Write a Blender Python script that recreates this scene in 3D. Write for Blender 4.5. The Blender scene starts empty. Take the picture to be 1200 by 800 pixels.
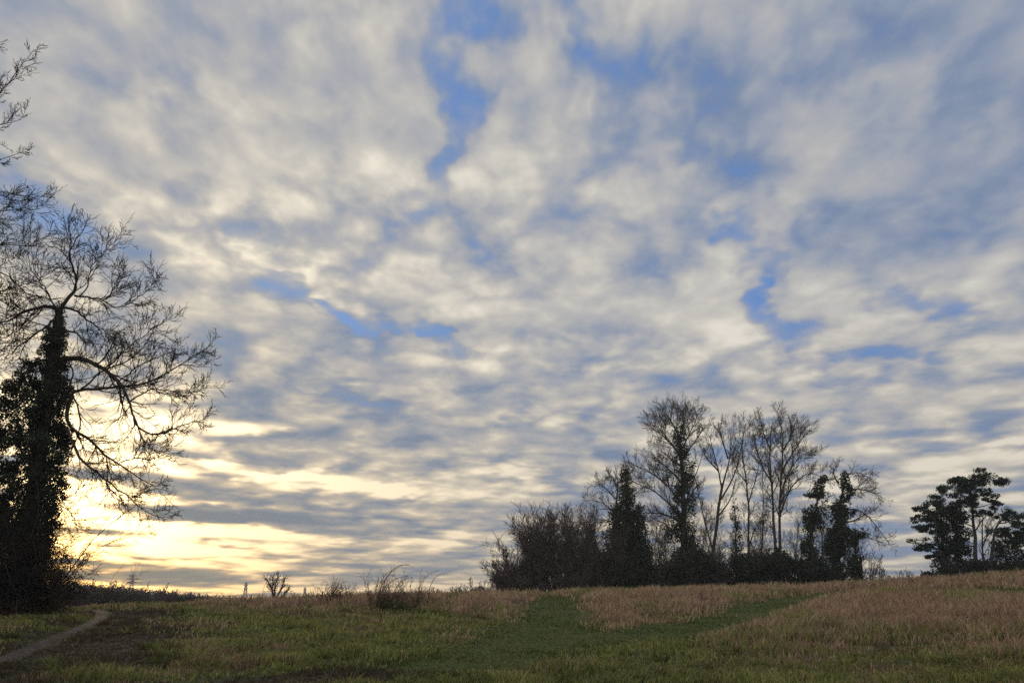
import bpy, math, random
import numpy as np
from math import radians as R, sin, cos, pi

# ------------------------------------------------------------------ camera
SC = bpy.context.scene
FPX = 942.0                      # focal length in pixels of a 1200 px wide frame
PITCH = math.atan2(305.0, FPX)   # eye level sits 305 px below the middle of the frame
EYE = 1.6
cam_d = bpy.data.cameras.new('camera')
cam = bpy.data.objects.new('camera', cam_d)
SC.collection.objects.link(cam)
cam_d.sensor_width = 36.0
cam_d.lens = 36.0 * FPX / 1200.0
cam_d.clip_start = 0.1
cam_d.clip_end = 20000.0
cam.location = (0, 0, EYE)
cam.rotation_euler = (pi / 2 + PITCH, 0, 0)
SC.camera = cam


def ray(px, py):
    """direction of a place in the view, scaled so that its horizontal length is 1"""
    a, b = (px - 600) / FPX, (400 - py) / FPX
    x, y, z = a, cos(PITCH) - b * sin(PITCH), sin(PITCH) + b * cos(PITCH)
    h = math.hypot(x, y)
    return x / h, y / h, z / h


def azel(px, py):
    x, y, z = ray(px, py)
    return math.degrees(math.atan2(x, y)), math.degrees(math.atan(z))


# ------------------------------------------------------------------ render settings
SC.view_settings.view_transform = 'Standard'
SC.view_settings.look = 'None'
SC.view_settings.exposure = 0.0
SC.view_settings.gamma = 1.0
SC.view_settings.use_curve_mapping = False
SC.render.engine = 'CYCLES'
SC.cycles.use_denoising = False
SC.cycles.use_adaptive_sampling = True
SC.cycles.adaptive_threshold = 0.012
SC.cycles.max_bounces = 3
SC.cycles.diffuse_bounces = 2
SC.cycles.transparent_max_bounces = 4
SC.cycles.volume_bounces = 0

# ------------------------------------------------------------------ sky
SUN_AZ, SUN_EL = azel(84, 612)
SUN_DIR = (sin(R(SUN_AZ)) * cos(R(SUN_EL)), cos(R(SUN_AZ)) * cos(R(SUN_EL)), sin(R(SUN_EL)))

world = bpy.data.worlds.new('World')
SC.world = world
world.use_nodes = True
wt = world.node_tree
wt.nodes.clear()
world.cycles.sampling_method = 'MANUAL'
world.cycles.sample_map_resolution = 512


class S:
    """a socket of the sky's node tree with arithmetic"""
    def __init__(self, s): self.s = s
    def __add__(self, o): return M_('ADD', self, o)
    def __radd__(self, o): return M_('ADD', o, self)
    def __sub__(self, o): return M_('SUBTRACT', self, o)
    def __rsub__(self, o): return M_('SUBTRACT', o, self)
    def __mul__(self, o): return M_('MULTIPLY', self, o)
    def __rmul__(self, o): return M_('MULTIPLY', o, self)
    def __truediv__(self, o): return M_('DIVIDE', self, o)


def put(sock, v):
    if isinstance(v, S): wt.links.new(v.s, sock)
    else: sock.default_value = v


def M_(op, *a, clamp=False):
    n = wt.nodes.new('ShaderNodeMath'); n.operation = op; n.use_clamp = clamp
    for i, v in enumerate(a): put(n.inputs[i], v)
    return S(n.outputs[0])


def VM(op, *a, out=0):
    n = wt.nodes.new('ShaderNodeVectorMath'); n.operation = op
    for i, v in enumerate(a):
        if op == 'SCALE' and i == 1: put(n.inputs['Scale'], v)
        else: put(n.inputs[i], v)
    return S(n.outputs[out])


def combine(x, y, z=0.0):
    n = wt.nodes.new('ShaderNodeCombineXYZ')
    for i, v in enumerate((x, y, z)): put(n.inputs[i], v)
    return S(n.outputs[0])


def noise(vec, scale, detail=4.0, rough=0.5, dist=0.0, color=False):
    n = wt.nodes.new('ShaderNodeTexNoise')
    n.noise_dimensions = '3D'
    put(n.inputs['Vector'], vec)
    n.inputs['Scale'].default_value = scale
    n.inputs['Detail'].default_value = detail
    n.inputs['Roughness'].default_value = rough
    n.inputs['Distortion'].default_value = dist
    return S(n.outputs['Color' if color else 0])


def cells(vec, scale, smooth=0.6):
    n = wt.nodes.new('ShaderNodeTexVoronoi')
    n.feature = 'SMOOTH_F1'; n.voronoi_dimensions = '2D'
    put(n.inputs['Vector'], vec)
    n.inputs['Scale'].default_value = scale
    n.inputs['Smoothness'].default_value = smooth
    return S(n.outputs['Distance'])


def step(v, a, b, lo=0.0, hi=1.0, smooth=True):
    n = wt.nodes.new('ShaderNodeMapRange')
    n.interpolation_type = 'SMOOTHSTEP' if smooth else 'LINEAR'
    n.clamp = True
    put(n.inputs['Value'], v)
    n.inputs['From Min'].default_value = a
    n.inputs['From Max'].default_value = b
    n.inputs['To Min'].default_value = lo
    n.inputs['To Max'].default_value = hi
    return S(n.outputs['Result'])


def ramp(v, stops):
    n = wt.nodes.new('ShaderNodeValToRGB')
    n.color_ramp.interpolation = 'B_SPLINE'
    e = n.color_ramp.elements
    while len(e) < len(stops): e.new(0.5)
    for k, (p, c) in zip(e, stops):
        k.position = p; k.color = (*c, 1)
    put(n.inputs[0], v)
    return S(n.outputs[0])


def mixc(f, a, b, blend='MIX', clamp=True):
    n = wt.nodes.new('ShaderNodeMix')
    n.data_type = 'RGBA'; n.blend_type = blend; n.clamp_factor = clamp
    put(n.inputs[0], f)
    for k, v in ((6, a), (7, b)):
        put(n.inputs[k], v if isinstance(v, S) else (*v, 1))
    return S(n.outputs[2])


tc = wt.nodes.new('ShaderNodeTexCoord')
D = S(tc.outputs['Generated'])
sep = wt.nodes.new('ShaderNodeSeparateXYZ')
put(sep.inputs[0], D)
dx, dy, dz = (S(o) for o in sep.outputs)
zc = M_('MAXIMUM', dz, 0.0)
# cloud deck seen in perspective: the direction meets a level sheet overhead
den = zc + 0.075
P0 = combine(dx * 4.1, M_('LOGARITHM', den, math.e) * -2.6, dy * 0.4)
rotm = wt.nodes.new('ShaderNodeMapping'); rotm.vector_type = 'POINT'
put(rotm.inputs[0], P0)
rotm.inputs['Rotation'].default_value = (0, 0, R(-14))
rotm.inputs['Scale'].default_value = (0.9, 1.15, 1)
P = S(rotm.outputs[0])
# cloud streets: parallel rows on the level sheet, running away towards the right-hand horizon
rotq = wt.nodes.new('ShaderNodeMapping'); rotq.vector_type = 'POINT'
put(rotq.inputs[0], combine(dx / den, dy / den, 0.0))
rotq.inputs['Rotation'].default_value = (0, 0, R(-38))
rotq.inputs['Scale'].default_value = (0.75, 2.1, 1)
Q = S(rotq.outputs[0])
az = M_('ARCTAN2', dx, dy) * (180 / pi)
el = M_('ARCSINE', dz) * (180 / pi)

wob = noise(P0, 2.6, 3.0, 0.62, color=True)
wsep = wt.nodes.new('ShaderNodeSeparateXYZ'); put(wsep.inputs[0], wob)
amp_u = step(el, 0, 30, 3.0, 10.0, smooth=False)
amp_v = step(el, 0, 30, 0.9, 7.5, smooth=False)
U = az + (S(wsep.outputs[0]) - 0.5) * amp_u
V = el + (S(wsep.outputs[1]) - 0.5) * amp_v
UV = combine(U, V)


def field(blobs, coord=UV):
    """sum of soft elliptical patches (x, y, half-width, half-height, tilt, amount)"""
    w = coord                      # z carries the running sum, so that the tree evaluates as one short-lived chain
    for (px, py, rx, ry, rot, amt) in blobs:
        a0, e0 = azel(px, py)
        k = 16.44 * (1 + ((px - 600) ** 2 + (py - 400) ** 2) / FPX ** 2) ** 0.75
        m = wt.nodes.new('ShaderNodeMapping'); m.vector_type = 'TEXTURE'
        put(m.inputs[0], w)
        m.inputs['Location'].default_value = (a0, e0, 0)
        m.inputs['Rotation'].default_value = (0, 0, R(-rot))
        m.inputs['Scale'].default_value = (1.6 * rx / k / cos(R(e0)), 1.6 * ry / k, 1e7)
        d2 = VM('DOT_PRODUCT', S(m.outputs[0]), S(m.outputs[0]), out=1)
        w = VM('ADD', w, combine(0.0, 0.0, step(d2, 1.0, 0.0, 0.0, amt)))
    sp = wt.nodes.new('ShaderNodeSeparateXYZ'); put(sp.inputs[0], w)
    tot = S(sp.outputs[2])
    return tot


#SKYDATA
GAPS = [  # openings (positive) and thicker cloud (negative)
    (540, 75, 32, 105, 3, 1.2), (590, 8, 80, 32, 0, .65), (715, 25, 50, 44, 25, .75), (650, 55, 50, 22, 10, .35),
    (605, 100, 44, 48, 0, -.9), (480, 238, 26, 18, 30, .9), (530, 165, 14, 45, 0, .6),
    (720, 110, 60, 28, 0, .15), (860, 70, 95, 60, 20, .35), (830, 165, 60, 35, 20, .3), (860, 250, 36, 28, 0, .7),
    (885, 310, 26, 60, -10, 1.2), (888, 362, 18, 20, 0, 1.2), (360, 350, 55, 9, 14, 1.2), (450, 372, 75, 9, 14, 1.5),
    (525, 400, 36, 11, 35, 1.3), (285, 275, 22, 8, 25, .8), (200, 95, 45, 26, 0, .6), (228, 190, 14, 70, -20, .45),
    (15, 215, 70, 36, 5, 1.1), (85, 262, 50, 18, 15, .9), (410, 455, 45, 10, 10, .55), (424, 576, 20, 5, 0, 1.1),
    (930, 392, 45, 18, -10, 1.1), (1085, 355, 70, 15, 10, 1.2), (1050, 412, 80, 9, 0, 1.1), (1000, 445, 50, 8, 0, .6),
    (775, 400, 16, 22, 0, .7), (605, 488, 14, 8, 0, .8), (1180, 290, 60, 60, 0, .3), (1040, 640, 80, 28, 0, .9),
    (870, 530, 60, 22, 0, .6), (720, 460, 40, 10, 0, .5), (1160, 590, 60, 12, 0, .6), (1120, 60, 160, 90, 0, .35),
    (570, 310, 22, 10, 20, .6), (1180, 425, 60, 10, 0, .5), (960, 280, 40, 40, 0, .3),
    (440, 120, 90, 60, 0, -.5), (340, 200, 100, 70, 20, -.5), (130, 150, 90, 60, 0, -.4), (980, 160, 90, 60, 10, -.7),
    (820, 360, 55, 45, 0, -.6), (620, 290, 110, 60, 0, -.4), (980, 350, 60, 22, 0, -.5), (830, 10, 60, 30, 30, -.6),
    (250, 540, 330, 110, 0, -.45), (1150, 330, 60, 25, 0, -.5),
]
TONES = [  # cloud that glows (positive) or stands in shade (negative)
    (440, 55, 90, 40, 0, .25), (600, 85, 40, 30, 0, .3), (140, 120, 70, 45, 0, .2), (150, 195, 90, 45, 15, .3),
    (340, 170, 110, 60, 25, .3), (480, 205, 45, 30, 0, .25), (190, 280, 120, 26, 22, .55), (350, 322, 90, 22, 15, .75),
    (490, 330, 70, 24, 15, .55), (580, 215, 60, 22, 0, .25), (620, 350, 80, 30, 0, .35), (980, 165, 95, 70, 10, .3),
    (830, 365, 55, 45, 0, .4), (990, 340, 60, 22, 0, .25), (640, 270, 50, 20, 0, .25), (780, 100, 60, 60, 0, -.15),
    (1080, 80, 280, 160, 0, -.85), (1080, 260, 160, 50, 0, -.5), (155, 318, 30, 38, 0, -.7), (640, 400, 60, 40, 0, -.15),
    (400, 500, 130, 20, 3, -.6), (300, 450, 70, 20, 8, -.35), (430, 440, 90, 22, 8, -.25), (270, 572, 120, 13, 4, -.8), (250, 520, 90, 12, 3, -.5), (250, 604, 120, 8, 3, -.8),
    (360, 612, 160, 12, 2, -.65), (160, 672, 130, 10, 4, -.8), (420, 660, 160, 16, 0, -.3), (650, 520, 100, 14, 2, -.5),
    (560, 470, 60, 12, 0, -.3), (580, 600, 120, 14, 0, -.5), (250, 545, 110, 10, 2, .5), (320, 560, 90, 8, 0, .5),
    (440, 577, 60, 9, 0, .7), (190, 645, 190, 12, 3, .5), (120, 590, 60, 16, 0, .5), (330, 575, 60, 5, 3, .5), (260, 622, 80, 5, 3, .5), (120, 588, 70, 22, 0, .3), (170, 500, 120, 14, 0, .5),
    (600, 552, 40, 5, 0, .5), (480, 691, 120, 5, 0, .5), (880, 400, 60, 18, -10, .2), (1130, 480, 140, 24, 0, -.25),
    (260, 400, 120, 24, 8, -.2), (690, 590, 90, 10, 0, -.2), (1100, 560, 120, 20, 0, .1), (1170, 320, 50, 24, 0, .2),
    (560, 425, 60, 16, 5, .2), (860, 440, 90, 14, 0, .12), (330, 480, 60, 8, 3, .25), (240, 690, 240, 5, 0, .4),
]
gap = field(GAPS)
tone_f = field(TONES)

# how near the sun a direction is
cosang = M_('MAXIMUM', VM('DOT_PRODUCT', D, SUN_DIR, out=1), 0.0)
ang = M_('ARCCOSINE', M_('MINIMUM', cosang, 1.0)) * (180 / pi)
g_wide = M_('EXPONENT', ang * (-1 / 15.0))
g_tight = M_('EXPONENT', ang * (-1 / 4.0))
g_low = M_('EXPONENT', M_('ABSOLUTE', el) * (-1 / 3.8))

n_big = noise(Q, 1.15, 3.0, 0.5, 0.2)
n_mid = noise(P, 5.0, 5.0, 0.52, 0.2)
puff = 0.5 - cells(VM('ADD', P, VM('SCALE', wob, 0.55)), 4.6)
n_tone = noise(VM('ADD', P, (7.3, 2.1, 4.0)), 2.6, 3.0, 0.5, 0.2)

dens = (n_big - 0.5) * 3.0 + (n_mid - 0.5) * 2.4 + puff * 1.7 + 1.04 - gap * 1.0
alpha = step(dens, -1.0, 0.75)
veil = step(n_tone, 0.32, 0.72)
alpha = alpha + (1.0 - alpha) * veil * 0.6
edge = step(dens, -0.5, 1.7)       # thin cloud scatters bluish, thicker cloud creamy

tone = (n_tone - 0.5) * 1.3 + (n_mid - 0.5) * 1.0 + puff * 0.55 + edge * 0.6 + tone_f * 0.6 + 0.13 + g_wide * 0.10
low_c = step(el, 22, 3)      # towards the horizon the bands grow crisper
tone = 0.505 + (tone - 0.53) * (0.47 + low_c * 0.45)
tone = M_('MAXIMUM', M_('MINIMUM', tone, 1.2), 0.0)

cl = ramp(tone, [(0.0, (.17, .235, .375)), (.32, (.255, .315, .435)), (.58, (.41, .42, .455)), (.8, (.54, .53, .50)), (1.0, (.74, .715, .66))])
warm = mixc(g_wide, (1, 1, 1), (1.22, 1.08, .86))
cl = mixc(1.0, cl, warm, 'MULTIPLY')
cl = mixc(low_c, cl, VM('MULTIPLY', cl, (1.06, 1.0, .90)))
lit = step(tone, 0.45, 1.1)
gl = lit * g_tight
gw = lit * lit * g_wide
cl = VM('ADD', cl, combine(gl * 5.0 + gw * 1.1, gl * 3.7 + gw * .86, gl * 1.9 + gw * .46))
orange = g_low * g_wide
cl = mixc(M_('MINIMUM', orange * 1.5, 1.0), cl, VM('MULTIPLY', cl, (1.6, 1.13, .5)))

skyt = wt.nodes.new('ShaderNodeTexSky')
skyt.sky_type = 'NISHITA'
skyt.sun_disc = False
skyt.sun_elevation = R(SUN_EL)
skyt.sun_rotation = R(SUN_AZ)
skyt.altitude = 100
skyt.air_density = 1.0
skyt.dust_density = 0.6
skyt.ozone_density = 2.5
nish = S(skyt.outputs[0])
SKYBG = 0.1
# clear air in the gaps: the Nishita sky, with the daylight blue of the photograph's exposure
clear = VM('ADD', VM('MULTIPLY', nish, (.25, .35, .45)), (0.75, 1.95, 5.0))
clear = mixc(g_wide * 0.75, clear, (5.5, 6.2, 6.6))
haze_h = step(el, 14, 0)
clear = mixc(haze_h * 0.7, clear, (2.6, 3.1, 4.2))
final = mixc(alpha, clear, VM('SCALE', cl, 1 / SKYBG))
below = step(dz, -0.12, -0.01)
final = mixc(below, (0.35, 0.33, 0.28), final)
bg = wt.nodes.new('ShaderNodeBackground')
put(bg.inputs['Color'], final)
bg.inputs['Strength'].default_value = SKYBG
wo = wt.nodes.new('ShaderNodeOutputWorld')
wt.links.new(bg.outputs[0], wo.inputs['Surface'])

# the low sun, softened by the cloud in front of it
sun_d = bpy.data.lights.new('sun', 'SUN')
sun_d.energy = 0.8
sun_d.angle = R(12)
sun_d.color = (1.0, .78, .52)
sun = bpy.data.objects.new('sun', sun_d)
SC.collection.objects.link(sun)
from mathutils import Vector
sun.rotation_euler = Vector(SUN_DIR).to_track_quat('Z', 'Y').to_euler()
sun.location = (0, 0, 60)

# ------------------------------------------------------------------ helpers
V3 = Vector
rng = np.random.default_rng(7)
_lat = np.random.default_rng(3).random((64, 64, 64)).astype(np.float32)


def vnoise(x, y, z=0.0):
    """smooth value noise, 0..1"""
    x, y = np.asarray(x, float), np.asarray(y, float)
    z = np.asarray(z, float) + np.zeros_like(x)
    xi, yi, zi = np.floor(x).astype(int), np.floor(y).astype(int), np.floor(z).astype(int)
    fx, fy, fz = x - xi, y - yi, z - zi
    fx, fy, fz = (f * f * (3 - 2 * f) for f in (fx, fy, fz))
    out = 0
    for i in (0, 1):
        for j in (0, 1):
            for k in (0, 1):
                w = (fx if i else 1 - fx) * (fy if j else 1 - fy) * (fz if k else 1 - fz)
                out = out + w * _lat[(xi + i) & 63, (yi + j) & 63, (zi + k) & 63]
    return out


def fbm(x, y, o=3, z=0.0):
    t, a, n = 0, 1.0, 0
    for k in range(o):
        t = t + a * vnoise(x * 2 ** k + 17 * k, y * 2 ** k + 5 * k, z); n += a; a *= 0.5
    return t / n


def put_obj(name, mesh, mat=None, parent=None, **props):
    o = bpy.data.objects.new(name, mesh)
    SC.collection.objects.link(o)
    if mat: mesh.materials.append(mat)
    if parent:
        o.parent = parent
        o.location = -parent.location      # meshes are built in scene coordinates
    for k, v in props.items(): o[k] = v
    return o


def thing(name, label, cat, loc, group=None):
    o = bpy.data.objects.new(name, None)
    SC.collection.objects.link(o)
    o.location = loc
    o.empty_display_size = 0.5
    o['label'] = label; o['category'] = cat
    if group: o['group'] = group
    return o


def np_mesh(name, verts, faces, smooth=True, tint=None):
    """mesh from arrays: verts (n,3), faces (m,3) or (m,4)"""
    me = bpy.data.meshes.new(name)
    verts = np.asarray(verts, np.float32); faces = np.asarray(faces, np.int32)
    m, k = faces.shape
    me.vertices.add(len(verts)); me.vertices.foreach_set('co', verts.ravel())
    me.loops.add(m * k); me.loops.foreach_set('vertex_index', faces.ravel())
    me.polygons.add(m)
    me.polygons.foreach_set('loop_start', np.arange(0, m * k, k, dtype=np.int32))
    me.polygons.foreach_set('loop_total', np.full(m, k, np.int32))
    me.polygons.foreach_set('use_smooth', np.full(m, smooth, bool))
    me.update(calc_edges=True)
    if tint is not None:
        a = me.attributes.new('tint', 'FLOAT_COLOR', 'POINT')
        c = np.ones((len(verts), 4), np.float32); c[:, :3] = tint
        a.data.foreach_set('color', c.ravel())
    return me


def at(px, py, Y):
    """the point at depth Y seen in a given direction from the photographer's eye"""
    a, b = (px - 600) / FPX, (400 - py) / FPX
    y = cos(PITCH) - b * sin(PITCH)
    s = Y / y
    return V3((a * s, Y, EYE + (sin(PITCH) + b * cos(PITCH)) * s))


def material(name, color, rough=0.9, var=0.25, scale=6.0, spec=0.2, translucent=0.0, color2=None, bump=0.0):
    m = bpy.data.materials.new(name); m.use_nodes = True
    nt = m.node_tree; b = nt.nodes['Principled BSDF']
    b.inputs['Roughness'].default_value = rough
    b.inputs['Specular IOR Level'].default_value = spec
    t = nt.nodes.new('ShaderNodeTexCoord')
    n = nt.nodes.new('ShaderNodeTexNoise'); n.inputs['Scale'].default_value = scale; n.inputs['Detail'].default_value = 4
    nt.links.new(t.outputs['Object'], n.inputs['Vector'])
    r = nt.nodes.new('ShaderNodeValToRGB')
    c2 = color2 or tuple(c * (1 + var) for c in color)
    r.color_ramp.elements[0].position = 0.35; r.color_ramp.elements[0].color = (*[c * (1 - var) for c in color], 1)
    r.color_ramp.elements[1].position = 0.65; r.color_ramp.elements[1].color = (*c2, 1)
    nt.links.new(n.outputs['Fac'], r.inputs[0]); nt.links.new(r.outputs[0], b.inputs['Base Color'])
    if bump:
        bp = nt.nodes.new('ShaderNodeBump'); bp.inputs['Strength'].default_value = bump; bp.inputs['Distance'].default_value = 0.05
        nt.links.new(n.outputs['Fac'], bp.inputs['Height']); nt.links.new(bp.outputs[0], b.inputs['Normal'])
    if translucent:
        tr = nt.nodes.new('ShaderNodeBsdfTranslucent'); mx = nt.nodes.new('ShaderNodeMixShader')
        mx.inputs[0].default_value = translucent
        nt.links.new(r.outputs[0], tr.inputs['Color'])
        nt.links.new(b.outputs[0], mx.inputs[1]); nt.links.new(tr.outputs[0], mx.inputs[2])
        nt.links.new(mx.outputs[0], nt.nodes['Material Output'].inputs['Surface'])
    return m


def tinted(name, noise_scale=3.0, amount=0.35, trans=0.0):
    """colour stored blade by blade (or spot by spot) on the mesh, broken up by noise"""
    m = bpy.data.materials.new(name); m.use_nodes = True
    nt = m.node_tree; b = nt.nodes['Principled BSDF']
    b.inputs['Roughness'].default_value = 0.95
    b.inputs['Specular IOR Level'].default_value = 0.1
    a = nt.nodes.new('ShaderNodeAttribute'); a.attribute_name = 'tint'
    t = nt.nodes.new('ShaderNodeTexCoord')
    n = nt.nodes.new('ShaderNodeTexNoise'); n.inputs['Scale'].default_value = noise_scale; n.inputs['Detail'].default_value = 5
    nt.links.new(t.outputs['Object'], n.inputs['Vector'])
    mr = nt.nodes.new('ShaderNodeMapRange')
    mr.inputs['From Min'].default_value = 0.3; mr.inputs['From Max'].default_value = 0.7
    mr.inputs['To Min'].default_value = 1 - amount; mr.inputs['To Max'].default_value = 1 + amount
    nt.links.new(n.outputs['Fac'], mr.inputs['Value'])
    mx = nt.nodes.new('ShaderNodeVectorMath'); mx.operation = 'SCALE'
    nt.links.new(a.outputs['Color'], mx.inputs[0]); nt.links.new(mr.outputs[0], mx.inputs['Scale'])
    nt.links.new(mx.outputs[0], b.inputs['Base Color'])
    if trans:
        tr = nt.nodes.new('ShaderNodeBsdfTranslucent'); ms = nt.nodes.new('ShaderNodeMixShader')
        ms.inputs[0].default_value = trans
        nt.links.new(mx.outputs[0], tr.inputs['Color'])
        nt.links.new(b.outputs[0], ms.inputs[1]); nt.links.new(tr.outputs[0], ms.inputs[2])
        nt.links.new(ms.outputs[0], nt.nodes['Material Output'].inputs['Surface'])
    return m


# ------------------------------------------------------------------ the lie of the land
#          px     skyline  distance of the brow
BROW = np.array([(-900, 716, 40), (0, 714, 36), (100, 714, 37), (170, 711, 39), (230, 709, 40), (300, 708, 40), (400, 706, 38),
                 (500, 703, 40), (560, 700, 44), (650, 697, 49), (750, 692, 54), (900, 689, 58), (1000, 687, 58),
                 (1100, 684, 57), (1200, 680, 56), (2200, 668, 50)], float)
_ta = (BROW[:, 0] - 600) / 990.0
_ts = (705 - BROW[:, 1]) / 990.0


def H(x, y, rough=True):
    x = np.asarray(x, float); y = np.asarray(y, float)
    r = np.hypot(x, y) + 1e-6
    ta = np.where(y > 0.05 * r, x / np.maximum(y, 0.05 * r), np.sign(x) * 20)
    D = np.interp(ta, _ta, BROW[:, 2]); sl = np.interp(ta, _ta, _ts)
    hc = EYE + sl * D
    t = np.minimum(r / D, 1)
    h = hc * (2.5 * t * t - 1.5 * t ** 3)
    ex = np.maximum(r - D, 0)
    fall = np.where(sl > 0.004, 0.0006, 0.0011)
    h = h + 0.5 * hc / D * 5 * (1 - np.exp(-ex / 5)) - np.minimum(0.0007 * ex ** 2, 0.03 * ex + 0.0)
    h = np.maximum(h, -9 + 0 * h)
    near = np.clip(1 - r / 140, 0, 1)
    h = h + (fbm(x / 7 + 40, y / 7 + 40, 2) - 0.5) * 0.30 * near * np.clip(r / 14, 0, 1)
    if rough:
        h = h + (fbm(x / 0.8 + 9, y / 0.8 + 9, 2) - 0.5) * 0.16 * near * (1 - 0.8 * mown(x, y))
    return h


def ground_at(px, py):
    x, y, z = ray(px, py)
    r = np.linspace(4, 200, 6000)
    hh = H(x * r, y * r, False); zz = EYE + z * r
    k = np.argmax(hh >= zz) if (hh >= zz).any() else np.argmax(hh / r - EYE / r)
    return float(x * r[k]), float(y * r[k])


def seg_dist(x, y, line, widths):
    """distance to a polyline divided by its local half-width"""
    best = np.full(np.shape(x), 9.0)
    for (a, b, wa, wb) in zip(line[:-1], line[1:], widths[:-1], widths[1:]):
        ax, ay = a; bx, by = b
        L2 = (bx - ax) ** 2 + (by - ay) ** 2 + 1e-9
        t = np.clip(((x - ax) * (bx - ax) + (y - ay) * (by - ay)) / L2, 0, 1)
        d = np.hypot(x - ax - t * (bx - ax), y - ay - t * (by - ay)) / (wa + (wb - wa) * t)
        best = np.minimum(best, d)
    return best


# trodden and mown ways: seen places on the ground, half-widths in metres
WAYS_PX = [
    ([(655, 699), (655, 706), (652, 720), (645, 738), (620, 756), (560, 775), (500, 784)], [1.6, 1.6, 1.6, 1.7, 1.8, 1.5, .8]),
    ([(640, 757), (720, 750), (800, 739), (860, 722), (910, 708), (950, 700), (990, 695)], [1.4, 1.4, 1.5, 1.6, 1.8, 2.0, 2.0]),
    ([(780, 752), (900, 756), (1040, 757), (1240, 757)], [.4, .35, .3, .3]),
    ([(1080, 690), (1140, 692), (1240, 694)], [.9, .9, .9]),
]


def H0(x, y): return H(x, y, False)


mown = lambda x, y: np.zeros(np.shape(x))
WAYS = [([ground_at(*p) for p in pts], ws) for pts, ws in WAYS_PX]
DIRT = [ground_at(*p) for p in [(-90, 800), (0, 774), (45, 757), (80, 742), (105, 731), (118, 723), (121, 718), (112, 715.5), (96, 714.2)]]
DIRTW = [.22, .22, .20, .20, .22, .24, .26, .24, .2]
TROD = [ground_at(*p) for p in [(-100, 815), (60, 775), (120, 745), (150, 725), (150, 718)]]
TRODW = [1.8, 2.5, 2.4, 2.6, 2.8]


def mown(x, y):
    m = np.zeros(np.shape(x))
    wob_ = (fbm(np.asarray(x) / 1.3, np.asarray(y) / 1.3, 3) - 0.5) * 0.9
    for pts, ws in WAYS:
        m = np.maximum(m, np.clip((1.3 - seg_dist(x, y, pts, ws) + wob_ * 1.3) * 1.3, 0, 1))
    m = np.maximum(m, np.clip((1.2 - seg_dist(x, y, DIRT, DIRTW)) * 3, 0, 1))
    return m


def trod(x, y):
    wob_ = (fbm(np.asarray(x) / 1.7 + 5, np.asarray(y) / 1.7, 3) - 0.5) * 1.6
    a = np.clip((1.1 - seg_dist(x, y, TROD, TRODW) + wob_) * 1.6, 0, 1)
    near = [ground_at(*p) for p in [(-60, 812), (150, 804), (330, 797), (470, 787), (560, 778)]]
    b = np.clip((1.1 - seg_dist(x, y, near, [1.0, .9, 1.0, 1.2, 1.0]) + wob_) * 1.4, 0, 1)
    return np.maximum(a, b)


# patches of tall dead grass: centre seen in the view, half-axes in metres across / away
TAN_PX = [(790, 705, 6.5, 11), (860, 697, 8, 8), (700, 697, 2.6, 8), (1060, 725, 7, 12), (1160, 730, 6, 10), (980, 735, 3.5, 6), (1120, 686, 14, 5),
          (470, 703, 7, 6), (590, 702, 2.6, 8), (560, 712, 2.5, 4), (400, 706, 5, 4), (1000, 688, 9, 4), (1000, 700, 3, 8), (330, 707, 5, 3)]
TAN = [(*ground_at(a, b), rx, ry) for a, b, rx, ry in TAN_PX]


def tall(x, y):
    t = np.full(np.shape(x), -0.15)
    for cx, cy, rx, ry in TAN:
        t = np.maximum(t, 1.25 - np.hypot((x - cx) / rx, (y - cy) / ry))
    t = t + (fbm(np.asarray(x) / 3.0 + 70, np.asarray(y) / 3.0 + 12, 3) - 0.5) * 1.5
    return np.clip(t * 1.8, 0, 1) * np.clip((np.hypot(x, y) - 15) / 6, 0, 1) * (1 - mown(x, y)) * (1 - trod(x, y))


TANS = np.array([(.54, .365, .24), (.45, .28, .18), (.62, .47, .31), (.33, .215, .145)])
GREENS = np.array([(.23, .265, .070), (.34, .34, .10), (.18, .215, .06), (.42, .38, .15)])
MOWNC = np.array([(.115, .15, .038), (.15, .18, .048), (.09, .115, .034)])
TRODC = np.array([(.105, .085, .055), (.085, .08, .042), (.14, .105, .07)])


def pick(pal, n, g): return pal[g.integers(0, len(pal), n)] * (0.75 + 0.5 * g.random((n, 1)))


# ground: one sheet, rings round the photographer, fine near by and coarse out to the horizon
radii = np.concatenate([np.linspace(0.5, 8, 12), np.geomspace(8.5, 75, 260), np.geomspace(76, 1200, 56)])
front = np.linspace(-R(52), R(52), 520)
back = np.linspace(R(52), 2 * pi - R(52), 60)[1:-1]
azs = np.concatenate([front, back])
rr, aa = np.meshgrid(radii, azs, indexing='ij')
gx, gy = rr * np.sin(aa), rr * np.cos(aa)
gz = H(gx, gy)
nr, na = rr.shape
gv = np.stack([gx, gy, gz], -1).reshape(-1, 3)
i, j = np.meshgrid(np.arange(nr - 1), np.arange(na), indexing='ij')
j2 = (j + 1) % na
gf = np.stack([i * na + j, i * na + j2, (i + 1) * na + j2, (i + 1) * na + j], -1).reshape(-1, 4)[:, ::-1]
cvert = len(gv)
gv = np.vstack([gv, [[0, 0, 0]]])
T_, Mn, Tr = tall(gv[:, 0], gv[:, 1])[:, None], mown(gv[:, 0], gv[:, 1])[:, None], trod(gv[:, 0], gv[:, 1])[:, None]
gt = np.array([(.085, .088, .036)]) * (1 - T_) + np.array([(.17, .105, .065)]) * T_
gt = gt * (1 - Tr) + np.array([(.07, .058, .038)]) * Tr
gt = gt * (1 - Mn) + np.array([(.09, .105, .032)]) * Mn
far_ = np.clip((np.hypot(gv[:, 0], gv[:, 1]) - 120) / 200, 0, 1)[:, None]
gt = gt * (1 - far_) + np.array([(.06, .065, .035)]) * far_
m_soil = tinted('meadow soil and thatch', 9.0, 0.45)
put_obj('ground', np_mesh('ground', gv, gf, True, gt), m_soil, kind='structure')
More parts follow.
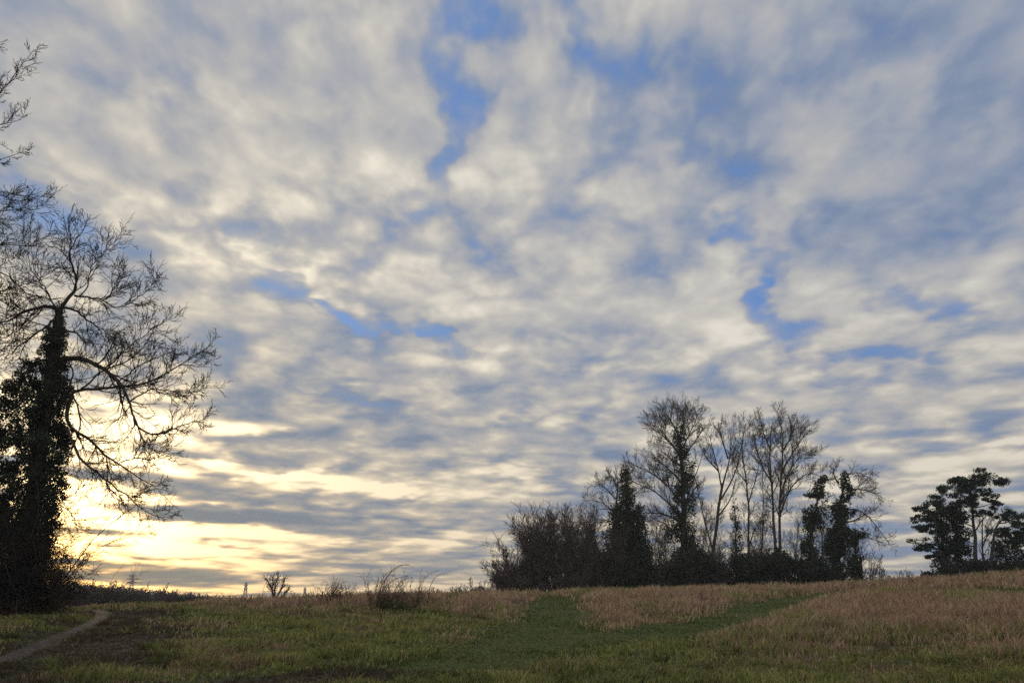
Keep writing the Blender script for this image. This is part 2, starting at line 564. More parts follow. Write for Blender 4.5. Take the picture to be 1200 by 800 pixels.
cap = np_mesh('ground_underfoot', np.vstack([gv[:na], [[0, 0, 0]]]), np.array([(k, na, (k + 1) % na) for k in range(na)]), True, np.tile([(.085, .088, .036)], (na + 1, 1)))
put_obj('ground_underfoot', cap, m_soil, kind='structure')

# the dirt path, a worn strip lying on the ground
def strip(name, line, widths, mat, lift, n=160, m=7):
    line = np.array(line); s = np.concatenate([[0], np.cumsum(np.hypot(*np.diff(line, axis=0).T))])
    q = np.linspace(0, s[-1], n)
    cx, cy = np.interp(q, s, line[:, 0]), np.interp(q, s, line[:, 1])
    k = np.ones(9) / 9
    cx[4:-4], cy[4:-4] = np.convolve(cx, k, 'valid'), np.convolve(cy, k, 'valid')
    w = np.interp(q, s, widths) * (0.85 + 0.4 * fbm(q / 1.5, q * 0 + 3, 2))
    tx, ty = np.gradient(cx), np.gradient(cy); L = np.hypot(tx, ty) + 1e-9
    nx, ny = -ty / L, tx / L
    u = np.linspace(-1, 1, m)
    X = cx[:, None] + nx[:, None] * u * w[:, None]; Y = cy[:, None] + ny[:, None] * u * w[:, None]
    Z = H(X, Y) + lift - 0.05 * np.abs(u) ** 3
    v = np.stack([X, Y, Z], -1).reshape(-1, 3)
    a, b = np.meshgrid(np.arange(n - 1), np.arange(m - 1), indexing='ij')
    f = np.stack([a * m + b, (a + 1) * m + b, (a + 1) * m + b + 1, a * m + b + 1], -1).reshape(-1, 4)
    return put_obj(name, np_mesh(name, v, f), mat, kind='structure')


m_dirt = material('trodden pale earth', (.08, .058, .044), var=0.5, scale=6, bump=0.4)
strip('dirt_path', DIRT, DIRTW, m_dirt, 0.035)

# ------------------------------------------------------------------ grass
def blades(n, r0, r1, az_lim, seed, zone):
    g = np.random.default_rng(seed)
    # even spread over log-distance keeps the sward equally dense in the view
    r = np.exp(g.uniform(math.log(r0), math.log(r1), n))
    a = g.uniform(-az_lim, az_lim, n)
    x, y = r * np.sin(a), r * np.cos(a)
    # gather into tussocks
    cl = 0.42
    jx, jy = np.floor(x / cl), np.floor(y / cl)
    hsh = lambda k: np.modf(np.abs(np.sin(jx * 12.9898 + jy * 78.233 + k) * 43758.5453))[0]
    pull = g.uniform(0, .6, n) * (hsh(3.1) > .35) * (1 - mown(x, y))
    x = x + ((jx + hsh(1.7)) * cl - x) * pull
    y = y + ((jy + hsh(5.3)) * cl - y) * pull
    t, mo, tr = tall(x, y), mown(x, y), trod(x, y)
    u = g.random(n)
    is_tall = u < t
    if zone == 'tall': keep = is_tall
    else: keep = ~is_tall & (g.random(n) > 0.35 * mo)
    di = seg_dist(x, y, DIRT, DIRTW)
    keep &= di > 0.2 + 0.8 * g.random(n)
    x, y, r, t, mo, tr = (q[keep] for q in (x, y, r, t, mo, tr)); n = len(x)
    z = H(x, y)
    clump = fbm(x / 1.1 + 3, y / 1.1 + 8, 2)
    col_n = fbm(x / 2.6 + 30, y / 2.6 + 60, 3)
    if zone == 'tall':
        h = (0.16 + 0.30 * g.random(n) ** 1.3) * (0.5 + 1.0 * clump) * (0.35 + 0.65 * t)
        col = pick(TANS, n, g)
        gm = (g.random(n) < np.clip((col_n - 0.50) * 3.2, 0.04, 0.7))
        col[gm] = pick(GREENS, int(gm.sum()), g)
        w = np.maximum(0.007, r * 0.00060)
    else:
        h = (0.05 + 0.11 * g.random(n)) * (0.3 + 2.4 * clump ** 2.2)
        h = h * (1 - 0.72 * mo) * (1 - 0.45 * tr)
        col = pick(GREENS, n, g)
        dry = g.random(n) < np.clip((col_n - 0.52) * 3.4, 0.05, 0.65)
        col[dry] = pick(TANS, int(dry.sum()), g) * .85
        m1 = g.random(n) < tr * .97; col[m1] = pick(TRODC, int(m1.sum()), g)
        m2 = g.random(n) < mo * np.clip(1.25 - .9 * np.clip(col_n - .42, 0, 1) * 2.5, .55, .97); col[m2] = pick(MOWNC, int(m2.sum()), g)
        w = np.maximum(0.010, r * 0.00085)
    w = w * g.uniform(.6, 1.4, n)
    yaw = g.uniform(0, 2 * pi, n)
    lean = g.normal(0.12, 0.35, n) * h; lean2 = g.normal(0, 0.3, n) * h
    cx, cy = np.cos(yaw) * w, np.sin(yaw) * w
    v = np.empty((n, 5, 3), np.float32)
    v[:, 0] = np.stack([x - cx, y - cy, z - .03], -1)
    v[:, 1] = np.stack([x + cx, y + cy, z - .03], -1)
    v[:, 2] = np.stack([x + cx * .7 + lean * .4, y + cy * .7 + lean2 * .4, z + h * .6], -1)
    v[:, 3] = np.stack([x - cx * .7 + lean * .4, y - cy * .7 + lean2 * .4, z + h * .6], -1)
    v[:, 4] = np.stack([x + lean * 1.2, y + lean2 * 1.2, z + h], -1)
    b = np.arange(n)[:, None] * 5
    f = np.concatenate([b + [0, 1, 2], b + [0, 2, 3], b + [3, 2, 4]])
    tint = np.repeat(col, 5, axis=0)
    return v.reshape(-1, 3), f, tint


m_blade = tinted('grass blades', 1.2, 0.25, 0.3)
QUAL = 1.0
for nm, zone, n, seed in (('meadow_grass', 'short', 420000, 21), ('dead_tall_grass', 'tall', 620000, 22)):
    v, f, tint = blades(int(n * QUAL), 7.0, 95.0, R(44), seed, zone)
    put_obj(nm, np_mesh(nm, v, f, False, tint), m_blade, kind='stuff')


# tussocks: coarse tufts standing out of the sward, too many to count
g = np.random.default_rng(91)
nt_ = 5200
r = np.exp(g.uniform(math.log(8), math.log(60), nt_)); a = g.uniform(-R(42), R(42), nt_)
tx, ty = r * np.sin(a), r * np.cos(a)
ok = (mown(tx, ty) < .25) & (g.random(nt_) < .35 + .65 * (fbm(tx / 4, ty / 4, 2) > .5)) & (g.random(nt_) > trod(tx, ty) * .93)
tx, ty = tx[ok], ty[ok]; nt_ = len(tx); kb = 34
ts = g.uniform(.5, 1.3, nt_)
X = np.repeat(tx, kb) + g.normal(0, .055, nt_ * kb) * np.repeat(ts, kb); Y_ = np.repeat(ty, kb) + g.normal(0, .055, nt_ * kb) * np.repeat(ts, kb)
hh = np.repeat(ts, kb) * g.uniform(.09, .27, nt_ * kb) * (0.8 + .5 * np.repeat(tall(tx, ty), kb))
ox, oy = X - np.repeat(tx, kb), Y_ - np.repeat(ty, kb)
Z = H(X, Y_) - .02
wd_ = np.maximum(.008, np.hypot(X, Y_) * .0006); yw = g.uniform(0, 6.28, len(X)); cx, cy = np.cos(yw) * wd_, np.sin(yw) * wd_
sp_x, sp_y = ox * 2.2 + g.normal(0, .3, len(X)) * hh, oy * 2.2 + g.normal(0, .3, len(X)) * hh
v = np.stack([np.stack([X - cx, Y_ - cy, Z], -1), np.stack([X + cx, Y_ + cy, Z], -1), np.stack([X + cx * .7 + sp_x * .4, Y_ + cy * .7 + sp_y * .4, Z + hh * .65], -1),
              np.stack([X - cx * .7 + sp_x * .4, Y_ - cy * .7 + sp_y * .4, Z + hh * .65], -1), np.stack([X + sp_x * 1.3, Y_ + sp_y * 1.3, Z + hh], -1)], 1)
kind_ = g.random(nt_) < .9 - .6 * tall(tx, ty)
dark_ = np.repeat(g.random(nt_) < .16, kb)
col = np.where(np.repeat(kind_, kb)[:, None], pick(GREENS, nt_ * kb, g) * .8, pick(TANS, nt_ * kb, g) * .8)
col[dark_] *= .45
bb = np.arange(len(X))[:, None] * 5
put_obj('grass_tussocks', np_mesh('grass_tussocks', v.reshape(-1, 3), np.concatenate([bb + [0, 1, 2], bb + [0, 2, 3], bb + [3, 2, 4]]), False, np.repeat(col, 5, axis=0)), m_blade, kind='stuff')

# ------------------------------------------------------------------ wood and leaves
rd = random.Random(11)
BUSHY, LONG = 1.75, 1.4


class Wood:
    """collects limbs as polylines with a radius at every joint"""
    def __init__(self): self.lines = {}

    def add(self, pts, rad, part):
        self.lines.setdefault((part, len(pts)), []).append(([tuple(p) for p in pts], list(rad)))

    def mesh(self, part, name):
        V, F, off = [], [], 0
        for (pt, n), items in self.lines.items():
            if pt != part: continue
            P_ = np.array([i[0] for i in items], float); Rr = np.array([i[1] for i in items], float)
            big = Rr[:, 0] > 0.05
            for sel, k in ((big, 7), (~big, 3)):
                if not sel.any(): continue
                p, r = P_[sel], Rr[sel]; m = len(p)
                t = np.gradient(p, axis=1); t /= np.linalg.norm(t, axis=2, keepdims=True) + 1e-9
                ref = np.where(np.abs(t[:, :, 2:3]) > .9, np.array([1., 0, 0]), np.array([0, 0, 1.]))
                ref = np.broadcast_to(ref[:, :1], t.shape)
                a = np.cross(t, ref); a /= np.linalg.norm(a, axis=2, keepdims=True) + 1e-9
                b = np.cross(t, a)
                th = np.arange(k) * 2 * pi / k
                ring = (p[:, :, None] + r[:, :, None, None] * (a[:, :, None] * np.cos(th)[None, None, :, None] + b[:, :, None] * np.sin(th)[None, None, :, None]))
                V.append(ring.reshape(-1, 3))
                q, i_, j_ = np.meshgrid(np.arange(m), np.arange(n - 1), np.arange(k), indexing='ij')
                b0 = off + q * n * k + i_ * k
                F.append(np.stack([b0 + j_, b0 + (j_ + 1) % k, b0 + k + (j_ + 1) % k, b0 + k + j_], -1).reshape(-1, 4))
                off += m * n * k
        if not V: return None
        return np_mesh(name, np.vstack(V), np.vstack(F), True)


def rvec(g=rd):
    while True:
        v = V3((g.uniform(-1, 1), g.uniform(-1, 1), g.uniform(-1, 1)))
        if 0.01 < v.length < 1: return v.normalized()


def grow(w, p, d, L, r, lvl, c, g):
    n = c['seg'][lvl]; pts = [p.copy()]; st = L / n; rad = [r]
    tip = max(r * c.get('tip', .35), c['rmin'])
    for i in range(n):
        d = (d + rvec(g) * (c['wander'] * (1, .9, .7, .55, .5)[lvl]) + V3((0, 0, 1)) * c['up'][lvl] / n).normalized()
        p = p + d * st
        pts.append(p.copy()); rad.append(r + (tip - r) * (i + 1) / n)
    w.add(pts, rad, 'trunk' if lvl == 0 and c.get('trunk0') else 'crown')
    if lvl + 1 < len(c['seg']): kids(w, pts, rad, L, lvl, c, g)


def kids(w, pts, rad, L, lvl, c, g, t0=None, count=None, child_len=None):
    n = len(pts) - 1
    k = count if count is not None else max(1, int(c['kids'][lvl] * g.uniform(.75, 1.25) + .5))
    t0 = c['t0'][lvl] if t0 is None else t0
    for j in range(k):
        t = t0 + (1 - t0) * (j + g.random()) / k
        f = t * n; i = min(int(f), n - 1)
        p = pts[i].lerp(pts[i + 1], f - i); tan = (pts[i + 1] - pts[i]).normalized()
        side = tan.cross(rvec(g)).normalized()
        an = R(g.uniform(*c['angle'][lvl]))
        d = tan * cos(an) + side * sin(an)
        if c.get('flatz'): d.z *= c['flatz']
        Lc = (child_len if child_len is not None else L * c['clen'][lvl]) * g.uniform(.55, 1.15) * (1 - c.get('short', .45) * t)
        rc = max(min((rad[i] + (rad[i + 1] - rad[i]) * (f - i)) * .6, Lc * .028), c['rmin'])
        grow(w, p, d.normalized(), Lc, rc, lvl + 1, c, g)


def resample(pts, m, jit, g):
    """smooth a hand-laid limb through its points and give it small kinks"""
    P_ = np.array([tuple(p) for p in pts])
    s = np.concatenate([[0], np.cumsum(np.linalg.norm(np.diff(P_, axis=0), axis=1))])
    q = np.linspace(0, s[-1], m + 1)
    out = np.stack([np.interp(q, s, P_[:, i]) for i in range(3)], 1)
    sm = out.copy(); sm[1:-1] = (out[:-2] + 2 * out[1:-1] + out[2:]) / 4
    return [V3(p) + rvec(g) * (jit if 0 < i < m else 0) for i, p in enumerate(sm)]


def lower(py, Y): return 690 - (690 - py) * .955 if Y > 77.5 else py     # room for the twigs above the limbs


def limb(w, px, Y, r0, r1, g, part='crown', m=10, jit=0.03, dy=None, lvl=0, c=None, count=8, t0=.25, clen=1.5):
    """px: places in the view, each with an optional depth offset"""
    n = len(px); ph = g.uniform(0, 6.28)
    dy = dy if dy is not None else 0
    pts = []
    for i, q in enumerate(px):
        t = i / max(1, n - 1)
        off = q[2] if len(q) > 2 else dy * t
        pts.append(at(q[0], lower(q[1], Y), Y + off))
    pts = resample(pts, m, jit, g)
    rad = [r0 + (r1 - r0) * (i / m) ** .8 for i in range(m + 1)]
    w.add(pts, rad, part)
    if c: kids(w, pts, rad, 1, lvl, c, g, t0=t0, count=int(count * BUSHY), child_len=clen * LONG)
    return pts, rad


def leaves(cells, n, size, g, thr=0.0, nscale=1.0, seed=0, quad=True, flat=0.0):
    """leaf faces spread through soft ellipsoids [(x,y,z), (rx,ry,rz), weight]; thr opens gaps"""
    wts = np.array([c[2] for c in cells], float); wts /= wts.sum()
    idx = g.choice(len(cells), n, p=wts)
    C = np.array([tuple(c[0]) for c in cells])[idx]; Rr = np.array([c[1] for c in cells])[idx]
    d = g.normal(size=(n, 3)); d /= np.linalg.norm(d, axis=1, keepdims=True)
    p = C + d * Rr * (g.random((n, 1)) ** .45) * g.uniform(.9, 1.12, (n, 1))
    if thr:
        k = vnoise(p[:, 0] / nscale + seed, p[:, 1] / nscale, p[:, 2] / nscale) * .65 + vnoise(p[:, 0] / nscale * 2.3, p[:, 1] / nscale * 2.3, p[:, 2] / nscale * 2.3 + seed) * .35
        p = p[k > thr]
    n = len(p)
    a = g.normal(size=(n, 3)); a[:, 2] *= 1 - flat; a /= np.linalg.norm(a, axis=1, keepdims=True)
    b = np.cross(a, g.normal(size=(n, 3))); b[:, 2] *= 1 - flat; b /= np.linalg.norm(b, axis=1, keepdims=True)
    s = size * g.uniform(.55, 1.35, (n, 1))
    v = np.stack([p - a * s, p - b * s * .45, p + a * s, p + b * s * .45], 1).reshape(-1, 3)
    f = np.arange(n)[:, None] * 4 + [0, 1, 2, 3]
    return v, f


def along(pts, rad, k, r, wt=1.0, squash=1.0):
    """ellipsoids strung along a limb"""
    out = []
    for i in range(k):
        t = i / max(1, k - 1) * (len(pts) - 1); j = min(int(t), len(pts) - 2)
        p = pts[j].lerp(pts[j + 1], t - j)
        rr_ = r[0] + (r[1] - r[0]) * i / max(1, k - 1)
        out.append((p + rvec() * rr_ * .25, (rr_, rr_, rr_ * squash), wt * rr_ ** 2))
    return out


M_BARK = material('bark', (.085, .070, .060), var=.3, scale=3, rough=.95, bump=.5)
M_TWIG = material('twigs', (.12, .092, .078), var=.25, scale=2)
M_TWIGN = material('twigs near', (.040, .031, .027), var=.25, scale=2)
M_IVY = material('ivy leaves', (.042, .055, .026), var=.35, scale=1.5, rough=.6, spec=.3, translucent=.12)
M_IVYD = material('dark evergreen leaves', (.036, .046, .026), var=.35, scale=.8, rough=.7, translucent=.08)
M_PINE = material('pine needles', (.036, .056, .034), var=.4, scale=.9, rough=.8, translucent=.08)
M_SCRUB = material('winter scrub', (.10, .075, .06), var=.35, scale=.7, rough=.95)

# twig habits
TALL = dict(seg=[7, 6, 5, 4], kids=[8, 7, 6], t0=[.2, .2, .2, .2], angle=[(25, 60), (25, 60), (25, 60), (20, 60)], clen=[.5, .62, .6, .6],
            up=[.5, .5, .4, .3, .25], wander=.17, rmin=.010, short=.3)
NEAR = dict(seg=[10, 9, 8, 7], kids=[8, 6, 4], t0=[.1, .1, .12, .15], angle=[(25, 65), (25, 60), (22, 55), (18, 50)], clen=[.62, .66, .62],
            up=[.3, .25, .25, .25, .1], wander=.2, rmin=.0072, short=.25, tip=.3)
SCRUB = dict(seg=[5, 4, 4, 3], kids=[8, 7, 5], t0=[.1, .15, .2], angle=[(20, 60), (25, 65), (25, 60)], clen=[.6, .55, .5],
             up=[.5, .35, .25, .2], wander=.2, rmin=.011, short=.4)


def finish(name, label, cat, base, wood, leaf=None, leafmat=None, group=None, leafname='ivy', twigm=None, barkm=None):
    root = thing(name, label, cat, base, group)
    me = wood.mesh('trunk', 'trunk')
    if me: put_obj('trunk', me, barkm or M_BARK, root)
    me = wood.mesh('crown', 'crown')
    if me: put_obj('crown', me, twigm or M_TWIG, root)
    if leaf is not None:
        put_obj(leafname, np_mesh(leafname, leaf[0], leaf[1], False), leafmat or M_IVY, root)
    return root


def foot(px, Y, sink=0.15):
    """where a stem seen at px stands at depth Y"""
    x = (px - 600) / 990.0 * Y
    return V3((x, Y, float(H(x, Y, False)) - sink))


def stem_from(base, px, Y, r0, r1, w, g, m=10, jit=.06, c=None, count=8, t0=.35, clen=2.5, dy=0.0, part='trunk'):
    pts = [base] + [at(q[0], lower(q[1], Y), Y + (q[2] if len(q) > 2 else dy * (i + 1) / len(px))) for i, q in enumerate(px)]
    pts = resample(pts, m, jit, g)
    rad = [r0 + (r1 - r0) * (i / m) ** .8 for i in range(m + 1)]
    w.add(pts, rad, part)
    if c: kids(w, pts, rad, 1, 0, c, g, t0=t0, count=int(count * BUSHY), child_len=clen * LONG)
    return pts, rad


# ------------------------------------------------------------------ the wood on the brow, tree by tree
G = np.random.default_rng(5)
GW = 'bare trees of the wood on the brow'

# the tallest, an ivied trunk with a wide twiggy head
w = Wood(); g = random.Random(101); Y = 84
b = foot(803, Y)
p, r = stem_from(b, [(801, 640), (801, 600), (800, 550), (798, 520), (795, 500)], Y, .42, .16, w, g, m=14, c=None)
T1 = dict(TALL, kids=[9, 8, 6])
for px_, n_, L_, dy in ([(796, 505), (790, 490), (783, 478), (779, 472)], 10, 2.0, 1), ([(797, 510), (800, 492), (802, 478), (800, 471)], 10, 1.9, -1), \
        ([(798, 520), (808, 500), (815, 484), (817, 476)], 9, 1.8, .8), ([(797, 525), (780, 505), (768, 495), (762, 490)], 9, 1.7, 1.5), \
        ([(800, 535), (790, 515), (778, 500), (770, 482)], 8, 1.6, -2), ([(800, 530), (812, 512), (820, 500), (826, 492)], 7, 1.4, -1.2):
    limb(w, px_, Y, .10, .03, g, c=T1, lvl=0, count=n_, clen=L_, dy=dy, t0=.2, part='trunk')
for px_, n_, L_, dy in ([(799, 605), (785, 585), (765, 568), (745, 560), (733, 552)], 10, 1.9, -2), ([(799, 585), (780, 560), (760, 545), (744, 538), (736, 534)], 10, 2.0, 2), \
        ([(799, 560), (786, 545), (770, 530), (762, 522)], 9, 1.7, 1), ([(800, 610), (785, 600), (768, 596), (752, 596)], 8, 1.6, 1.5), \
        ([(799, 630), (780, 610), (765, 603)], 6, 1.5, -1), ([(802, 590), (812, 570), (820, 560)], 5, 1.3, 1), ([(799, 540), (788, 532), (775, 520)], 6, 1.4, -2), \
        ([(802, 600), (806, 575), (815, 550), (822, 530)], 5, 1.2, -1):
    limb(w, px_, Y, .12, .03, g, c=T1, lvl=0, count=n_, clen=L_, dy=dy, t0=.2, part='trunk')
ivy = along(p, r, 22, (1.5, .8), squash=1.2)
for px_, rr_ in ((790, 595), .7), ((812, 585), .6), ((808, 560), .6), ((790, 540), .45), ((812, 545), .4), ((780, 560), .5), ((800, 500), .35), ((785, 625), .9), ((815, 640), .9):
    ivy.append((at(*px_, Y), (rr_, rr_, rr_ * 1.3), rr_ ** 2))
finish('ivied_tree', 'tallest bare tree of the wood, its trunk thick with ivy under a wide twiggy head', 'tree', b, w,
       leaves(ivy, 24000, .12, G, .42, .7, 3), M_IVY)

# slender tree that forks twice
w = Wood(); g = random.Random(102); Y = 86; b = foot(832, Y)
T2 = dict(TALL, kids=[7, 6, 5], up=[.9, .7, .5, .3, .2])
p, r = stem_from(b, [(835, 640), (840, 610), (844, 580), (847, 560)], Y, .22, .13, w, g, m=9)
for px_, n_, L_, dy in ([(846, 570), (842, 545), (835, 520), (832, 502)], 9, 1.5, 1.2), ([(847, 562), (853, 540), (857, 515), (855, 492)], 9, 1.6, -1), \
        ([(845, 580), (855, 562), (864, 540), (870, 510), (873, 488)], 10, 1.6, 0), ([(842, 600), (850, 590), (858, 575), (862, 555)], 6, 1.2, 1.5), \
        ([(835, 640), (826, 610), (820, 580), (817, 560)], 6, 1.2, -1.2), ([(842, 545), (828, 530), (822, 515)], 6, 1.2, .6), ([(853, 530), (847, 510), (842, 490)], 7, 1.3, 1):
    limb(w, px_, Y, .10, .025, g, c=T2, count=n_, clen=L_, dy=dy, t0=.25, part='trunk')
finish('bare_tree', 'slender bare tree forking into upright limbs, next right of the tallest ivied tree', 'tree', b, w, group=GW)

# thin straight tree
w = Wood(); g = random.Random(103); Y = 88; b = foot(877, Y)
p, r = stem_from(b, [(877, 640), (877, 600), (877, 570), (872, 545), (868, 520), (870, 500), (874, 487)], Y, .17, .03, w, g, m=14, c=T2, count=16, t0=.45, clen=1.6)
for px_, n_, L_, dy in ([(877, 585), (884, 560), (890, 535), (892, 510)], 8, 1.4, 1), ([(875, 560), (864, 545), (858, 525)], 6, 1.2, -1), ([(877, 640), (884, 618), (892, 600)], 5, 1.0, 0):
    limb(w, px_, Y, .07, .02, g, c=T2, count=n_, clen=L_, dy=dy, t0=.2, part='trunk')
finish('bare_tree', 'thin straight-stemmed bare tree between the forked tree and the broad twin-stemmed tree', 'tree', b, w, group=GW)

# thin pole-like stem at the back
w = Wood(); g = random.Random(113); Y = 92; b = foot(893, Y)
p, r = stem_from(b, [(893, 640), (894, 590), (894, 550), (893, 520)], Y, .11, .02, w, g, m=12, c=dict(T2, kids=[5, 4, 3]), count=14, t0=.3, clen=1.1)
finish('bare_tree', 'thin pole-like bare tree just left of the broad twin-stemmed tree', 'tree', b, w, group=GW)

# broad twin-stemmed tree
w = Wood(); g = random.Random(104); Y = 83; b = foot(911, Y)
p, r = stem_from(b, [(909, 640), (906, 600), (904, 560), (902, 530), (903, 505), (905, 485)], Y, .22, .03, w, g, m=14, c=T1, count=16, t0=.45, clen=1.9)
p, r = stem_from(b + V3((.35, .3, 0)), [(914, 640), (914, 600), (914, 570), (916, 540), (919, 515), (916, 490), (912, 480)], Y, .22, .03, w, g, m=14, c=T1, count=16, t0=.4, clen=2.0)
for px_, n_, L_, dy in ([(914, 600), (922, 575), (932, 558), (945, 548), (956, 546), (965, 556)], 12, 1.5, 0), ([(916, 545), (928, 525), (938, 508), (945, 500)], 10, 1.8, 1.5), \
        ([(905, 560), (893, 540), (886, 518), (884, 500)], 9, 1.6, -1), ([(903, 520), (895, 500), (892, 486)], 8, 1.5, .8), ([(918, 520), (928, 500), (932, 490)], 8, 1.6, -1.5), \
        ([(914, 580), (922, 550), (934, 530), (948, 520)], 9, 1.6, -2):
    limb(w, px_, Y, .10, .025, g, c=T1, count=n_, clen=L_, dy=dy, t0=.25, part='trunk')
finish('bare_tree', 'broad bare twin-stemmed tree whose lowest limb arches to the right', 'tree', b, w, group=GW)

# small dark ivied stump among the slim stems
w = Wood(); g = random.Random(105); Y = 85; b = foot(863, Y)
p, r = stem_from(b, [(863, 640), (862, 610), (861, 590)], Y, .16, .05, w, g, m=8, c=dict(TALL, kids=[4, 4, 3]), count=6, t0=.4, clen=1.0)
ivy = along(p, r, 10, (1.1, .45), squash=1.2)
finish('ivied_tree', 'short ivied snag standing between the forked tree and the thin straight tree', 'tree', b, w, leaves(ivy, 3600, .12, G, .42, .6, 9), M_IVY)

# ivied tree with a leaning crooked top
w = Wood(); g = random.Random(106); Y = 82; b = foot(950, Y)
p, r = stem_from(b, [(950, 640), (952, 610), (957, 585), (962, 565)], Y, .25, .08, w, g, m=10, c=dict(TALL, kids=[4, 4, 3]), count=5, t0=.5, clen=1.3)
ivy = along(p, r, 16, (1.1, .8), squash=1.3)
for px_, rr_ in ((966, 562), .6), ((948, 582), .6), ((945, 600), .5), ((965, 580), .7), ((955, 610), .8), ((943, 608), .4), ((950, 640), .9), ((948, 665), 1.0):
    ivy.append((at(*px_, Y), (rr_, rr_, rr_ * .9), rr_ ** 2))
finish('ivied_tree', 'left one of two ragged ivy-smothered trees at the right end of the wood', 'tree', b, w, leaves(ivy, 15000, .13, G, .45, .8, 5), M_IVY)

# ivied tree with long bare arms reaching right
w = Wood(); g = random.Random(107); Y = 80; b = foot(980, Y)
p, r = stem_from(b, [(979, 640), (980, 610), (984, 585), (990, 560)], Y, .3, .08, w, g, m=10)
T3 = dict(TALL, kids=[6, 5, 4], up=[.1, .2, .2, .2, .1], wander=.26)
for px_, n_, L_, dy in ([(988, 568), (992, 550), (1000, 545), (1012, 550), (1022, 555)], 8, 1.3, 0), ([(984, 585), (998, 575), (1010, 560), (1020, 552)], 8, 1.3, 1.5), \
        ([(983, 595), (1000, 590), (1018, 600), (1032, 620), (1042, 634)], 10, 1.3, -1), ([(984, 610), (1002, 606), (1018, 596), (1032, 588)], 8, 1.2, 1), \
        ([(982, 560), (976, 548), (980, 538)], 7, 1.0, .5), ([(982, 620), (1000, 622), (1020, 628), (1038, 634)], 8, 1.1, 1), ([(985, 575), (1005, 566), (1025, 572), (1038, 580)], 7, 1.2, -2):
    limb(w, px_, Y, .09, .02, g, c=T3, count=n_, clen=L_, dy=dy, t0=.25, part='trunk')
ivy = along(p, r, 18, (1.35, .7), squash=1.3)
for px_, rr_ in ((990, 556), .45), ((976, 575), .6), ((995, 575), .55), ((972, 600), .8), ((990, 600), .8), ((985, 630), 1.1), ((975, 650), 1.1), ((1000, 600), .4):
    ivy.append((at(*px_, Y), (rr_, rr_, rr_ * 1.1), rr_ ** 2))
finish('ivied_tree', 'right one of two ragged ivy-smothered trees, with long thin bare arms reaching right', 'tree', b, w, leaves(ivy, 19000, .13, G, .45, .8, 6), M_IVY)

# flat-topped ivied bush tree
w = Wood(); g = random.Random(108); Y = 78; b = foot(1003, Y)
p, r = stem_from(b, [(1003, 660), (1003, 640), (1001, 628)], Y, .2, .08, w, g, m=8)
ivy = along(p, r, 10, (.9, .6), squash=1.3)
for px_, rr_ in ((995, 624), .7), ((1010, 628), .6), ((985, 628), .6), ((1016, 632), .35), ((1003, 620), .5):
    ivy.append((at(*px_, Y), (rr_ * 1.3, rr_, rr_ * .7), rr_ ** 2))
finish('ivied_tree', 'low flat-topped ivied tree below the bare arms at the right end of the wood', 'tree', b, w, leaves(ivy, 6000, .13, G, .42, .7, 7), M_IVY)

# conical ivied tree with a bare tree behind
w = Wood(); g = random.Random(109); Y = 80; b = foot(738, Y)
p, r = stem_from(b, [(737, 640), (735, 600), (733, 556)], Y, .4, .08, w, g, m=10)
ivy = []
for k in range(26):
    t = k / 25; yy = 552 + t * 136
    hw = (11 + 34 * t ** .7) / 990 * Y * .62
    for q in (-.5, .5) if t > .3 else (0,):
        ivy.append((at(733 + 5 * t, yy, Y) + V3((q * hw, g.uniform(-.3, .3) * hw, 0)), (hw * .8, hw, .75), hw ** 1.6 + .12))
for px_, rr_ in ((733, 554), .35), ((726, 572), .4), ((742, 575), .35), ((719, 600), .4), ((754, 612), .5), ((762, 640), .6):
    ivy.append((at(*px_, Y), (rr_, rr_, rr_), rr_ ** 2))
finish('ivied_tree', 'dense conical tree wholly wrapped in ivy, left of the tallest tree', 'tree', b, w, leaves(ivy, 26000, .13, G, .30, .8, 8), M_IVYD)

w = Wood(); g = random.Random(110); Y = 87; b = foot(725, Y)
T4 = dict(TALL, kids=[7, 6, 4], up=[.1, .3, .3, .2, .1], wander=.24)
p, r = stem_from(b, [(724, 640), (724, 600), (722, 575), (724, 555)], Y, .25, .06, w, g, m=10, c=T4, count=8, t0=.5, clen=1.6)
for px_, n_, L_, dy in ([(723, 600), (712, 588), (700, 582), (690, 580)], 9, 1.4, 1), ([(722, 580), (712, 568), (702, 560)], 8, 1.3, -1), ([(723, 565), (718, 552), (712, 548)], 7, 1.1, 0), \
        ([(724, 610), (708, 605), (696, 605)], 7, 1.3, -1), ([(724, 560), (734, 548), (742, 545)], 6, 1.1, 1), ([(726, 590), (742, 575), (755, 565), (765, 560)], 8, 1.3, 2):
    limb(w, px_, Y, .09, .02, g, c=T4, count=n_, clen=L_, dy=dy, t0=.2, part='trunk')
finish('bare_tree', 'gnarled bare tree showing its branches left of the conical ivied tree', 'tree', b, w, group=GW)

